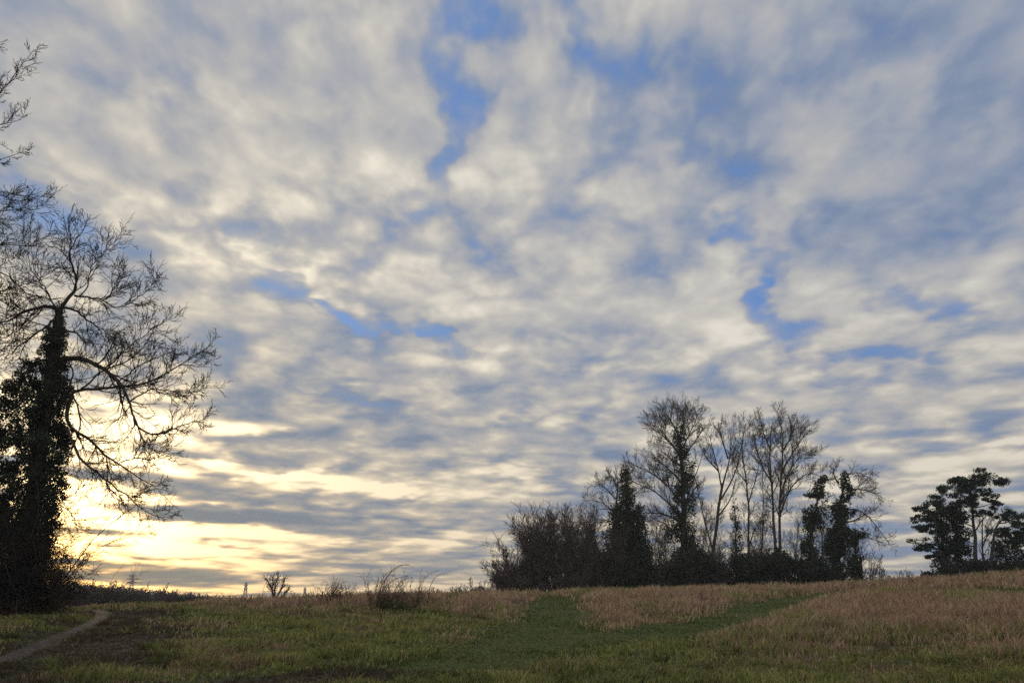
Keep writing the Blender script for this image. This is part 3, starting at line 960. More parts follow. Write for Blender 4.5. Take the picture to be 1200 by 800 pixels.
# the low rounded bare trees at the left end of the wood
LOWS = [(590, 655, 640, 78, 'smallest bare tree at the far left tip of the wood'), (608, 622, 618, 82, 'low bare tree second from the left tip of the wood'),
        (628, 600, 605, 80, 'rounded bare tree third from the left tip of the wood'), (650, 592, 598, 83, 'highest of the rounded bare trees left of the conical ivied tree'),
        (672, 594, 600, 79, 'rounded bare tree just right of the highest rounded one'), (694, 604, 612, 84, 'bare tree filling the dip left of the conical ivied tree'),
        (712, 620, 625, 78, 'low bare tree at the foot of the conical ivied tree')]
for k, (px_, top, _, Y, lab) in enumerate(LOWS):
    w = Wood(); g = random.Random(200 + k); b = foot(px_, Y)
    hgt = at(px_, top, Y).z - b.z
    S_ = dict(TALL, kids=[9, 8, 6], up=[.55, .45, .35, .3, .2], rmin=.012)
    for q in range(4):
        dirx = g.uniform(-.35, .35); diry = g.uniform(-.3, .3)
        hh_ = hgt * g.uniform(.72, .88)
        pts = resample([b, b + V3((dirx * hh_ * .35, diry * hh_ * .4, hh_ * .4)), b + V3((dirx * hh_ * .7, diry * hh_ * .8, hh_ * .75)), b + V3((dirx * hh_, diry * hh_, hh_ * .98))], 9, .09, g)
        rad = [.15 * (1 - i / 9) + .025 for i in range(10)]
        w.add(pts, rad, 'trunk')
        kids(w, pts, rad, 1, 0, S_, g, t0=.12, count=22, child_len=hgt * .36)
    ivy = None
    if k in (2, 4, 6): ivy = leaves(along(pts, rad, 10, (.8, .35), squash=1.4), 2600, .12, G, .42, .7, k)
    finish('bare_tree', lab, 'tree', b, w, ivy, group='rounded bare trees at the left end of the wood')

# evergreen and thorny undergrowth along the foot of the wood
UND = [(748, 650, 3.4, 79), (770, 640, 3.0, 81), (790, 652, 2.6, 78), (815, 646, 3.0, 80), (838, 640, 3.0, 82), (862, 644, 2.8, 79), (886, 640, 3.0, 81), (905, 648, 2.7, 78),
       (925, 642, 2.8, 81), (942, 654, 2.2, 79), (968, 664, 2.0, 77), (700, 640, 3.0, 81), (675, 645, 3.0, 83), (645, 650, 3.0, 82), (618, 658, 2.6, 80), (596, 668, 1.8, 78), (660, 655, 2.4, 77)]
WHERE = ['holly-dark bush at the foot of the conical ivied tree', 'dark bush between the conical tree and the tallest tree', 'low dark bush left of the tallest trunk', 'dark bush right of the tallest trunk',
         'dark bush under the forked bare tree', 'dark bush under the short ivied snag', 'dark bush under the thin straight tree', 'low dark bush under the twin-stemmed tree',
         'dark bush right of the twin stems', 'small dark bush left of the ragged ivied pair', 'small dark bush between the ragged ivied pair', 'brown thicket left of the conical ivied tree',
         'brown thicket under the rounded bare trees', 'brown thicket under the highest rounded bare tree', 'brown thicket near the left tip of the wood', 'lowest brown thicket at the left tip of the wood', 'brown thicket at the head of the mown path']
for k, ((px_, top, hw, Y), lab) in enumerate(zip(UND, WHERE)):
    g = random.Random(300 + k); b = foot(px_, Y); hgt = at(px_, top, Y).z - b.z
    w = Wood()
    for q in range(5):
        grow(w, b + V3((g.uniform(-.6, .6) * hw, g.uniform(-.5, .5), 0)), V3((g.uniform(-.4, .4), g.uniform(-.4, .4), 1)).normalized(), hgt * .8, .05, 0, dict(SCRUB, trunk0=True), g)
    cells = []
    for q in range(9):
        rr_ = hw * g.uniform(.3, .5)
        cells.append((b + V3((g.uniform(-.75, .75) * hw, g.uniform(-.6, .6) * hw, hgt * g.uniform(.12, .78))), (rr_, rr_, rr_ * .8), rr_ ** 2))
    dark = k < 11
    lf = leaves(cells, 9000 if dark else 4200, .13 if dark else .1, G, .38 if dark else .46, .8, k)
    finish('evergreen_bush' if dark else 'thorn_thicket', lab, 'bush', b, w, lf, M_IVYD if dark else M_SCRUB, leafname='foliage', group='undergrowth along the foot of the wood')

# bare understorey standing among the tall stems
for k, (px_, top, Y, lab) in enumerate([(762, 606, 90, 'bare understorey tree between the conical tree and the tallest tree'), (783, 622, 88, 'bare understorey tree just left of the tallest trunk'), (818, 600, 91, 'bare understorey tree just right of the tallest trunk'),
                                        (848, 612, 92, 'bare understorey tree behind the fork of the forked tree'), (889, 606, 90, 'bare understorey tree between the thin straight tree and the twin-stemmed tree'),
                                        (930, 604, 88, 'bare understorey tree under the arching limb of the twin-stemmed tree'), (966, 612, 86, 'bare understorey tree between the two ragged ivied trees'),
                                        (1012, 628, 88, 'bare understorey tree behind the flat-topped ivied tree')]):
    w = Wood(); g = random.Random(350 + k); b = foot(px_, Y); hgt = at(px_, top, Y).z - b.z
    for q in range(3):
        d = V3((g.uniform(-.28, .28), g.uniform(-.25, .25), 1)).normalized()
        pts = resample([b, b + d * hgt * .5, b + d * hgt * .95], 8, .1, g); rad = [.075 - .06 * i / 8 for i in range(9)]
        w.add(pts, rad, 'trunk'); kids(w, pts, rad, 1, 0, dict(TALL, kids=[6, 6, 5]), g, t0=.15, count=19, child_len=hgt * .36)
    finish('bare_tree', lab, 'tree', b, w, group='bare understorey among the tall trees')

# small bare saplings trailing off right of the wood
for k, (px_, top, Y, lab) in enumerate([(1018, 640, 92, 'tallest of the thin bare saplings right of the wood'), (1028, 646, 95, 'thin bare sapling in the middle of the trailing row'),
                                        (1038, 660, 97, 'lowest thin bare sapling at the end of the trailing row'), (1010, 650, 90, 'thin bare sapling nearest the flat-topped ivied tree')]):
    w = Wood(); g = random.Random(330 + k); b = foot(px_, Y); hgt = at(px_, top, Y).z - b.z
    for q in range(3):
        grow(w, b, V3((g.uniform(-.25, .2), g.uniform(-.2, .2), 1)).normalized(), hgt * .85, .06, 0, dict(SCRUB, trunk0=True, up=[.6, .5, .4, .3], clen=[.38, .5, .5]), g)
    finish('bare_sapling', lab, 'tree', b, w, group='bare saplings trailing off the wood')

# ------------------------------------------------------------------ the pine clump
def pine(name, label, base, stem, Y, r0, pads, n, seed, limbs=(), extra=None, sz=.13):
    w = Wood(); g = random.Random(seed)
    p, r = stem_from(base, stem, Y, r0, .06, w, g, m=12, jit=.05)
    cells = []
    for (px_, py_, rx, rz) in pads:
        rx *= 1.3; rz *= 1.5; dyy = g.uniform(-1, 1) * min(rx, 1.2)
        c = at(px_, py_, Y + dyy)
        # limb from the stem out to the pad
        k = min(range(len(p)), key=lambda i: abs(p[i].z - (c.z - .5)) + .2 * abs(p[i].x - c.x))
        w.add(resample([p[k], p[k].lerp(c, .5) + V3((0, 0, -.1)), c], 5, .05, g), [.07, .06, .05, .04, .03, .02], 'trunk')
        for q in range(6):
            o = V3((g.uniform(-.85, .85) * rx, g.uniform(-.7, .7) * rx, g.uniform(-.75, .6) * rz))
            s = g.uniform(.28, .55)
            cells.append((c + o, (rx * s, rx * s, rz * s * 1.1), rx * rz * s))
    for px_ in limbs: limb(w, px_, Y, .07, .03, g, part='trunk', m=8)
    if extra: cells += extra
    return finish(name, label, 'tree', base, w, leaves(cells, int(n * 2), sz * .75, G, .44, .3, seed, flat=.2), M_PINE, leafname='foliage')


Y = 76; b = foot(1144, Y)
pads = [(1140, 556, 1.2, .45), (1125, 562, 1.0, .45), (1155, 562, 1.0, .45), (1118, 574, 1.0, .4), (1138, 570, 1.3, .45), (1158, 576, 1.0, .4), (1128, 584, 1.0, .4), (1148, 588, 1.1, .4),
        (1162, 590, .7, .3), (1117, 594, .8, .3), (1135, 600, .9, .3), (1155, 602, .7, .3), (1122, 607, .8, .35)]
pine('pine_tree', 'tallest pine of the right-hand clump, a rounded crown on a long bare trunk', b, [(1144, 660), (1142, 620), (1139, 590), (1137, 562)], Y, .26, pads, 12000, 401,
     limbs=([(1141, 625), (1150, 610), (1158, 600)], [(1140, 610), (1130, 598), (1126, 590)]))
b = foot(1106, Y + 1)
pads = [(1101, 580, .7, .35), (1092, 588, .9, .4), (1083, 596, .8, .35), (1097, 598, 1.0, .35), (1080, 607, .8, .3), (1093, 609, .9, .3), (1077, 617, .8, .35), (1090, 620, .9, .35),
        (1082, 634, .9, .3), (1093, 640, .8, .35), (1078, 641, .6, .25), (1085, 653, .9, .2), (1100, 588, .5, .5)]
ex = [(at(1104, y_, Y + 1), (.6 + (y_ - 590) * .006, .8, .8), 1.2) for y_ in range(600, 690, 9)]
pine('pine_tree', 'pine with flat shelves of needles hanging out to its left', b, [(1105, 650), (1103, 620), (1102, 585)], Y + 1, .24, pads, 13000, 402, extra=ex)
b = foot(1166, Y - 1)
pads = [(1180, 598, .5, .3), (1172, 606, .9, .3), (1188, 608, 1.0, .35), (1200, 612, .9, .35), (1210, 620, 1.0, .4), (1172, 620, .9, .35), (1190, 622, 1.3, .45), (1205, 634, 1.2, .5), (1178, 634, 1.0, .45), (1195, 645, 1.3, .6)]
ex = [(at(x_, y_, Y - 1), (1.1, 1.2, 1.1), 1.3) for x_ in (1172, 1186, 1200, 1214) for y_ in (650, 664, 678)]
pine('pine_tree', 'low spreading dark pine at the right end of the pine clump', b, [(1162, 650), (1164, 625), (1170, 612), (1182, 604)], Y - 1, .2, pads, 15000, 403, extra=ex)
# ivied trunks between the pines
w = Wood(); g = random.Random(404); b = foot(1122, Y + 2)
p, r = stem_from(b, [(1122, 650), (1122, 620), (1120, 590)], Y + 2, .25, .07, w, g, m=8, c=dict(TALL, kids=[4, 4, 3]), count=6, t0=.6, clen=1.2)
ex = along(p, r, 12, (1.3, .7), squash=1.2) + [(at(x_, y_, Y + 2), (.8, .8, .9), .7) for x_, y_ in ((1112, 620), (1130, 625), (1115, 640), (1132, 645), (1125, 610), (1118, 600))]
finish('ivied_tree', 'ivy-covered tree filling the space between the shelved pine and the tallest pine', 'tree', b, w, leaves(ex, 10000, .13, G, .42, .7, 44), M_IVYD)
w = Wood(); g = random.Random(405); b = foot(1152, Y + 4)
p, r = stem_from(b, [(1152, 650), (1150, 620), (1152, 600)], Y + 4, .14, .04, w, g, m=8, c=dict(TALL, kids=[4, 4, 3]), count=9, t0=.4, clen=1.4)
limb(w, [(1151, 640), (1158, 622), (1165, 612), (1176, 600)], Y + 4, .06, .02, g, part='trunk', c=TALL, count=5, clen=1.0)
finish('bare_tree', 'bare tree behind the tallest pine', 'tree', b, w)
for k, (px_, top, hw, lab) in enumerate([(1100, 668, 1.4, 'low dark bush under the shelved pine'), (1132, 652, 2.0, 'dark bush left of the tallest pine trunk'), (1158, 650, 1.7, 'dark bush right of the tallest pine trunk'),
                                         (1186, 655, 1.8, 'dark bush under the low spreading pine'), (1212, 650, 2.0, 'dark bush at the right-hand edge of the pine clump')]):
    g = random.Random(420 + k); Yb = Y - 1 + k % 3; b = foot(px_, Yb); hgt = at(px_, top, Yb).z - b.z
    w = Wood()
    for q in range(4): grow(w, b + V3((g.uniform(-.6, .6) * hw, 0, 0)), V3((g.uniform(-.3, .3), 0, 1)).normalized(), hgt * .8, .04, 0, dict(SCRUB, trunk0=True), g)
    cells = [(b + V3((g.uniform(-.7, .7) * hw, g.uniform(-.5, .5) * hw, hgt * g.uniform(.15, .75))), (hw * .45, hw * .45, hw * .38), 1) for q in range(8)]
    finish('evergreen_bush', lab, 'bush', b, w, leaves(cells, 4500, .12, G, .38, .7, k), M_IVYD, leafname='foliage', group='bushes under the pine clump')
for k, (px_, top, Yb, lab) in enumerate([(1062, 664, 120, 'taller of the two faint bushes in the gap left of the pines'), (1078, 668, 118, 'lower of the two faint bushes in the gap left of the pines')]):
    g = random.Random(440 + k); b = foot(px_, Yb); hgt = at(px_, top, Yb).z - b.z
    w = Wood()
    for q in range(6): grow(w, b + V3((g.uniform(-1.2, 1.2), 0, 0)), V3((g.uniform(-.3, .3), 0, 1)).normalized(), hgt * .85, .05, 0, dict(SCRUB, trunk0=True, clen=[.4, .5, .5]), g)
    finish('bare_bush', lab, 'bush', b, w, group='faint bushes in the gap left of the pines')

# ------------------------------------------------------------------ the big ivied tree on the left, close by
w = Wood(); g = random.Random(501); Y = 29.0
b = foot(22, Y, .3)
N1 = NEAR
p, r = stem_from(b, [(30, 640), (42, 560), (54, 480), (62, 420), (68, 385), (69, 362)], Y, .42, .13, w, g, m=16, jit=.04)
NB = [  # limb places, start radius, sprays, spray length, depth drift
    ([(74, 420), (79, 417), (112, 425), (140, 446), (151, 472), (159, 493), (170, 527), (176, 533)], .11, 15, 1.25, -.8),
    ([(70, 472), (85, 457), (123, 455), (153, 453), (187, 444), (212, 425), (234, 414), (243, 407)], .07, 22, .75, 1.0),
    ([(60, 490), (70, 472), (82, 455), (86, 438), (79, 419)], .09, 5, 1.0, .2),
    ([(95, 455), (102, 449), (127, 430), (149, 408), (170, 391), (190, 378)], .045, 18, .85, -.6),
    ([(85, 463), (77, 480), (78, 497), (85, 504), (104, 514), (123, 533), (140, 542), (161, 561), (183, 570)], .085, 16, .95, .6),
    ([(78, 500), (85, 519), (98, 544), (119, 557), (136, 572), (157, 587), (172, 600), (187, 606)], .06, 15, .8, -.9),
    ([(157, 492), (170, 508), (191, 508), (208, 500), (229, 493), (244, 489)], .045, 12, .7, .3),
    ([(149, 472), (165, 462), (178, 455), (204, 459), (229, 461), (240, 452)], .04, 15, .7, -.4),
    ([(69, 363), (55, 358), (30, 365), (8, 376), (-25, 384)], .085, 14, 1.2, .6),
    ([(69, 365), (72, 358), (85, 346), (91, 333), (85, 312), (79, 295), (90, 280), (98, 269)], .085, 16, .95, -.5),
    ([(87, 346), (106, 348), (123, 352), (136, 337), (144, 322)], .05, 12, .85, .5),
    ([(93, 348), (104, 333), (106, 312), (118, 300), (127, 291), (136, 280)], .035, 12, .75, -.3),
    ([(69, 361), (85, 361), (98, 371), (106, 378), (115, 383), (123, 400)], .06, 10, .95, .4),
    ([(69, 390), (80, 388), (89, 389), (97, 398), (102, 412)], .055, 8, .9, -.4),
    ([(120, 352), (140, 362), (158, 352), (178, 336), (186, 322)], .03, 12, .7, .6),
    ([(70, 440), (90, 470), (95, 500), (84, 530), (70, 560)], .05, 8, .9, .9),
    ([(123, 533), (128, 550), (124, 566), (134, 584), (150, 592)], .03, 8, .7, .2),
    ([(68, 372), (50, 385), (30, 400), (5, 420)], .06, 10, 1.0, -.8),
    ([(68, 368), (55, 340), (40, 322), (30, 305)], .05, 10, 1.0, -1),
    ([(50, 560), (70, 590), (85, 604), (92, 622)], .035, 9, .75, -.6),
    ([(40, 600), (62, 640), (76, 652), (84, 660)], .03, 9, .7, .5),
    ([(140, 446), (160, 430), (180, 420), (205, 410)], .035, 12, .7, -.8),
    ([(140, 542), (158, 536), (176, 540), (196, 530)], .03, 9, .7, -.5),
]
for px_, r0, n_, L_, dy in NB:
    limb(w, px_, Y, r0, .012, g, c=N1, count=n_ / BUSHY * 1.25, clen=L_ / LONG * 1.55, dy=dy, t0=.22, m=16, jit=.035, part='trunk')
ivy = []
# ivy sleeve: left edge, right edge at each height of the view
for y_, xl, xr in [(378, 62, 74), (390, 54, 79), (402, 46, 82), (414, 36, 83), (428, 26, 82), (442, 14, 82), (456, 4, 84), (470, -4, 84), (486, -10, 84), (502, -14, 85), (518, -18, 85), (534, -22, 84), (550, -24, 80), (566, -26, 76), (582, -28, 73), (598, -30, 69), (614, -32, 66), (630, -34, 62), (648, -36, 58), (666, -40, 54), (684, -44, 48)]:
    hw = (xr - xl) / 2 / 990 * Y
    nn = max(1, int(hw / .35))
    for q in range(nn):
        xx = xl + (xr - xl) * (q + .5) / nn
        rr_ = min(hw, .42)
        ivy.append((at(xx, y_, Y + g.uniform(-.7, .7)), (rr_, rr_ * 1.6, .34), rr_))
lf = leaves(ivy, 110000, .052, G, .44, .30, 12)
lf2 = leaves(along(p, r, 30, (.75, .26), squash=1.3), 26000, .05, G, .26, .4, 13)
lf = (np.vstack([lf[0], lf2[0]]), np.vstack([lf[1], lf2[1] + len(lf[0])]))
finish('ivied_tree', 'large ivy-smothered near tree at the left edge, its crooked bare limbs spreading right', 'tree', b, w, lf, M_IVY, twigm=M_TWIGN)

# its neighbour, mostly out of view to the left, reaching in with fine branches
w = Wood(); g = random.Random(502); Y = 27.0
b = foot(-120, Y, .3)
p, r = stem_from(b, [(-118, 560), (-110, 420), (-100, 300), (-85, 200), (-70, 120)], Y, .36, .1, w, g, m=16, jit=.04)
for px_, r0, n_, L_, dy in [
    ([(-85, 200), (-45, 150), (-15, 125), (0, 110), (17, 87), (32, 70), (40, 58)], .05, 16, .62, .4),
    ([(-95, 260), (-50, 185), (-20, 160), (0, 146), (25, 140)], .04, 14, .55, -.3),
    ([(-95, 270), (-50, 215), (-15, 195), (8, 182), (28, 178)], .035, 12, .5, .6),
    ([(-105, 330), (-60, 262), (-25, 250), (0, 248), (17, 246), (36, 247)], .07, 22, .95, .2),
    ([(-105, 330), (-60, 240), (-20, 225), (15, 226), (50, 236)], .045, 18, .75, 1.0),
    ([(-108, 380), (-60, 300), (-25, 290), (0, 285), (30, 290), (52, 284)], .055, 18, .9, -.5),
    ([(-108, 400), (-60, 330), (-25, 312), (0, 316), (25, 337), (36, 356)], .06, 18, .9, .6),
    ([(-110, 420), (-60, 370), (-30, 352), (5, 340), (40, 330), (62, 318)], .05, 18, .85, -.8),
    ([(-110, 430), (-60, 400), (-25, 385), (8, 372), (35, 362)], .05, 14, .85, .4),
    ([(-112, 460), (-60, 430), (-20, 420), (10, 405), (30, 392)], .05, 12, .85, 1.1),
    ([(-90, 220), (-60, 120), (-30, 60), (-8, 20)], .05, 12, .8, -.2),
]:
    limb(w, px_, Y, r0, .01, g, c=N1, count=n_ / BUSHY * 1.25, clen=L_ / LONG * 1.55, dy=dy, t0=.2, m=14, jit=.035, part='trunk')
lf = leaves(along(p, r, 20, (.7, .4), squash=1.4), 16000, .045, G, .36, .4, 14)
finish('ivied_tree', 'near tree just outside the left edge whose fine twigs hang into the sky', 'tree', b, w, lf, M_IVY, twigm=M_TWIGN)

# thorn scrub under the big tree, low sun glowing through it
NEARSC = dict(SCRUB, rmin=.004, seg=[7, 6, 5, 4], kids=[10, 9, 6], clen=[.55, .5, .45], wander=.24)
for k, (px_, top, hw, Yb, n_, lab) in enumerate([
    (8, 520, 1.5, 28.5, 9000, 'tallest leafy thorn bush at the left edge, at the foot of the big tree'),
    (42, 600, 1.0, 28, 5200, 'twiggy thorn bush with arching sprays right of the big trunk'),
    (24, 648, 1.3, 27.4, 6500, 'low thorn bush in front of the big ivied trunk'),
    (62, 655, .8, 30, 1200, 'sparse arching thorn bush, rightmost at the foot of the big tree'),
    (-30, 620, 1.6, 27, 9000, 'thorn bush cut by the left edge')]):
    g = random.Random(520 + k); b = foot(px_, Yb, .1); hgt = at(px_, top, Yb).z - b.z
    w = Wood()
    for q in range(11):
        grow(w, b + V3((g.uniform(-.5, .5) * hw, g.uniform(-.5, .5) * hw, 0)), V3((g.uniform(-.5, .6), g.uniform(-.5, .5), 1)).normalized(), hgt * g.uniform(.6, .9), .03, 0, dict(NEARSC, trunk0=True, up=[.1, .1, 0, -.1]), g)
    cells = [(b + V3((g.uniform(-.8, .8) * hw, g.uniform(-.7, .7) * hw, hgt * g.uniform(.03, .8) ** 1.3)), (hw * .36, hw * .4, hw * .32), 1) for q in range(14)]
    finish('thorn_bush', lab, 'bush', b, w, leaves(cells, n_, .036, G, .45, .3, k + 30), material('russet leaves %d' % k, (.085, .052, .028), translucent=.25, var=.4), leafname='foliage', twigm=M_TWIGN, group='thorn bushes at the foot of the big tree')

# ------------------------------------------------------------------ scrub along the left brow
HED = [(52, 696, 2.3, 62), (66, 692, 2.4, 80), (84, 692, 2.6, 84), (103, 689, 2.8, 82), (124, 691, 2.7, 85), (146, 693, 2.6, 83), (168, 695, 2.4, 86), (190, 698, 2.2, 84), (210, 700, 2.0, 88), (230, 701, 1.8, 90), (30, 692, 2.4, 66), (6, 690, 2.6, 64)]
for k, (px_, top, hw, Yb) in enumerate(HED):
    g = random.Random(560 + k); b = foot(px_, Yb); b.z = min(b.z, at(px_, 711, Yb).z); hgt = at(px_, top - 4, Yb).z - b.z
    w = Wood()
    for q in range(7):
        grow(w, b + V3((g.uniform(-.7, .7) * hw, g.uniform(-.6, .6), 0)), V3((g.uniform(-.4, .4), g.uniform(-.4, .4), 1)).normalized(), hgt * .9, .04, 0, dict(SCRUB, trunk0=True, clen=[.5, .5, .5]), g)
    cells = [(b + V3((g.uniform(-.9, .9) * hw, g.uniform(-.6, .6) * hw, hgt * g.uniform(.1, .78))), (hw * .42, hw * .4, hgt * .22), 1) for q in range(14)]
    order = ['third from the left edge', 'fourth from the left edge', 'fifth from the left edge', 'sixth and tallest of the row', 'just left of the first pylon', 'right below the first pylon', 'first one right of the first pylon',
             'second one right of the first pylon', 'third from the right end of the row', 'lowest, at the right end of the row', 'second from the left edge', 'cut by the left edge'][k]
    finish('scrub_bush', 'dark winter scrub bush along the left skyline, ' + order, 'bush', b, w, leaves(cells, 9000, .09, G, .36, .6, k + 50), M_SCRUB, leafname='foliage', group='scrub bushes along the left skyline')

# far wood that reads as one mass, over the valley on the left
g2 = np.random.default_rng(77)
cells = []
for k in range(420):
    px_ = -60 + 400 * g2.random() ** 1.15; Yf = g2.uniform(300, 420)
    top = np.interp(px_, [-60, 60, 150, 230, 280, 340], [680, 683, 687, 695, 700, 705]) + g2.normal() * 1.2
    c = at(px_, top + 4, Yf); rr_ = g2.uniform(1.6, 3.4)
    cells.append((c - V3((0, 0, rr_ * .5)), (rr_, rr_, rr_ * .9), rr_ ** 2)); cells.append((c - V3((0, 0, 6)), (rr_ * 1.4, rr_, 5), rr_ ** 2 * 1.6))
v, f = leaves(cells, 130000, .40, g2, .34, 1.6, 3)
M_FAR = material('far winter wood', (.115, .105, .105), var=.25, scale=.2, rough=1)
put_obj('distant_woodland', np_mesh('distant_woodland', v, f, False), M_FAR, kind='stuff')

# separate far trees that show above it and along the middle skyline
FARC = dict(seg=[5, 4, 3, 3], kids=[9, 7, 5], t0=[.3, .15, .2], angle=[(25, 60), (25, 65), (25, 60)], clen=[.5, .5, .5], up=[.5, .4, .3, .2], wander=.2, rmin=.05, short=.3, trunk0=True)
FAR = [(121, 681, 260, 'dark knobbly far tree left of the first pylon'), (189, 690, 280, 'round-headed far tree right of the first pylon'), (212, 696, 280, 'flat-headed far tree midway between the two nearest pylons'), (226, 696, 290, 'small pointed far tree right of the flat-headed one'),
       (503, 695, 170, 'leftmost faint bushy tree on the middle skyline'), (518, 692, 170, 'dark round far tree on the middle skyline'), (532, 690, 175, 'faint bare far tree on the middle skyline'), (543, 691, 175, 'low dark far tree in the middle of its row'),
       (556, 683, 180, 'tallest far tree on the middle skyline'), (566, 689, 175, 'far tree on the skyline just right of the tallest far one'), (577, 687, 165, 'far tree touching the left tip of the wood')]
for k, (px_, top, Yb, lab) in enumerate(FAR):
    g = random.Random(600 + k); b = foot(px_, Yb); b.z = min(b.z, at(px_, 712, Yb).z); hgt = at(px_, top, Yb).z - b.z
    w = Wood()
    for q in range(3):
        grow(w, b, V3((g.uniform(-.35, .35), g.uniform(-.2, .2), 1)).normalized(), hgt * .85, .16, 0, dict(FARC, rmin=.03 if Yb < 200 else .05), g)
    top_c = b + V3((0, 0, hgt * .72)); rr_ = min(hgt * .3, 1.9)
    cells = [(top_c + V3((g.uniform(-1, 1) * rr_, g.uniform(-1, 1) * rr_, g.uniform(-.9, .7) * rr_)), (rr_ * .55, rr_ * .55, rr_ * .5), 1) for q in range(8)]
    finish('far_tree', lab, 'tree', b, w, leaves(cells, 1500, .2, G, .46, .8, k + 90), M_FAR, leafname='foliage', twigm=M_FAR, group='far trees along the skyline')

# little bare tree on the skyline
w = Wood(); g = random.Random(640); Y = 88; b = foot(321, Y); b.z = at(321, 712, Y).z
LT = dict(SCRUB, seg=[5, 4, 3], kids=[7, 5], clen=[.6, .5], up=[.3, .2, .1], rmin=.016, wander=.25)
for px_, dy in (([(321, 700), (319, 690), (315, 682), (312, 677)], .3), ([(322, 700), (322, 688), (324, 679), (326, 674)], -.3), ([(322, 704), (328, 692), (333, 682), (334, 677)], .2), ([(324, 706), (331, 698), (338, 690)], -.2), ([(319, 690), (320, 682), (320, 675)], .2)):
    pp = [b] + [at(q[0], q[1], Y + dy) for q in px_]
    pp = resample(pp, 9, .03, g); rad = [.15 - .11 * i / 9 for i in range(10)]
    w.add(pp, rad, 'trunk'); kids(w, pp, rad, 1, 0, LT, g, t0=.45, count=20, child_len=1.0)
finish('small_bare_tree', 'small lone bare tree with three or four stems on the left-middle skyline', 'tree', b, w)

# ------------------------------------------------------------------ pylons far beyond the brow
M_STEEL = material('galvanised steel', (.16, .16, .17), var=.1, rough=.6)


def bar_mesh(name, bars):
    V, F = [], []
    for a, c, th in bars:
        a, c = V3(a), V3(c); d = (c - a).normalized(); s = d.orthogonal().normalized(); t = d.cross(s)
        o = len(V)
        for e in (a, c):
            for u, v_ in ((1, 1), (-1, 1), (-1, -1), (1, -1)): V.append(e + (s * u + t * v_) * th / 2)
        F += [(o, o + 1, o + 5, o + 4), (o + 1, o + 2, o + 6, o + 5), (o + 2, o + 3, o + 7, o + 6), (o + 3, o, o + 4, o + 7), (o, o + 3, o + 2, o + 1), (o + 4, o + 5, o + 6, o + 7)]
    return np_mesh(name, [tuple(v) for v in V], F, False)


for px_, top, Yb, arm, lab in ((151, 673, 700, 5.5, 'nearest lattice pylon, with wide arms, above the left skyline scrub'), (286, 682, 850, 2.2, 'second slim lattice pylon just left of the small lone bare tree'), (356, 688, 1000, 2.2, 'farthest and shortest slim pylon right of the small lone bare tree')):
    b = at(px_, 709, Yb); hgt = at(px_, top, Yb).z - b.z
    root = thing('pylon', lab, 'pylon', b, 'electricity pylons along the left skyline')
    th = Yb / 1900
    body = []
    lv = [0, .22, .42, .6, .75, .88, 1]
    wd = lambda t: (hgt * .10) * (1 - t) ** 1.1 + hgt * .018
    for sx in (-1, 1):
        for sy in (-1, 1):
            for a_, c_ in zip(lv[:-1], lv[1:]):
                body.append((b + V3((sx * wd(a_), sy * wd(a_), a_ * hgt)), b + V3((sx * wd(c_), sy * wd(c_), c_ * hgt)), th))
    for a_, c_ in zip(lv[:-1], lv[1:]):
        for sy in (-1, 1):
            body.append((b + V3((-wd(a_), sy * wd(a_), a_ * hgt)), b + V3((wd(c_), sy * wd(c_), c_ * hgt)), th * .5))
            body.append((b + V3((wd(a_), sy * wd(a_), a_ * hgt)), b + V3((-wd(c_), sy * wd(c_), c_ * hgt)), th * .5))
    put_obj('lattice_tower', bar_mesh('lattice_tower', body), M_STEEL, root)
    for zz, ar in ((.74, .8), (.86, 1.0), (.96, .65)):
        A = arm * ar
        put_obj('cross_arm', bar_mesh('cross_arm', [(b + V3((-A, 0, zz * hgt)), b + V3((A, 0, zz * hgt)), th), (b + V3((-A, 0, zz * hgt)), b + V3((0, 0, (zz + .05) * hgt)), th * .7), (b + V3((A, 0, zz * hgt)), b + V3((0, 0, (zz + .05) * hgt)), th * .7)]), M_STEEL, root)

# ------------------------------------------------------------------ arching stems and weeds standing above the grass
M_STEM = material('dead stems', (.16, .105, .075), var=.3)
M_WEED = material('weed leaves', (.075, .085, .035), var=.4, scale=2, translucent=.2)
M_STEMD = material('dark stems', (.09, .062, .048), var=.3)


def stems(w, arcs, Y, g, r=.012, part='stems'):
    """each arc: places in the view; jittered a little in depth"""
    for a in arcs:
        d0 = g.uniform(-.25, .25)
        pts = [at(x_, y_, Y + d0) for x_, y_ in a]
        pts = resample(pts, 14, .006, g)
        w.add(pts, [r * (1 - .65 * i / 14) for i in range(15)], part)


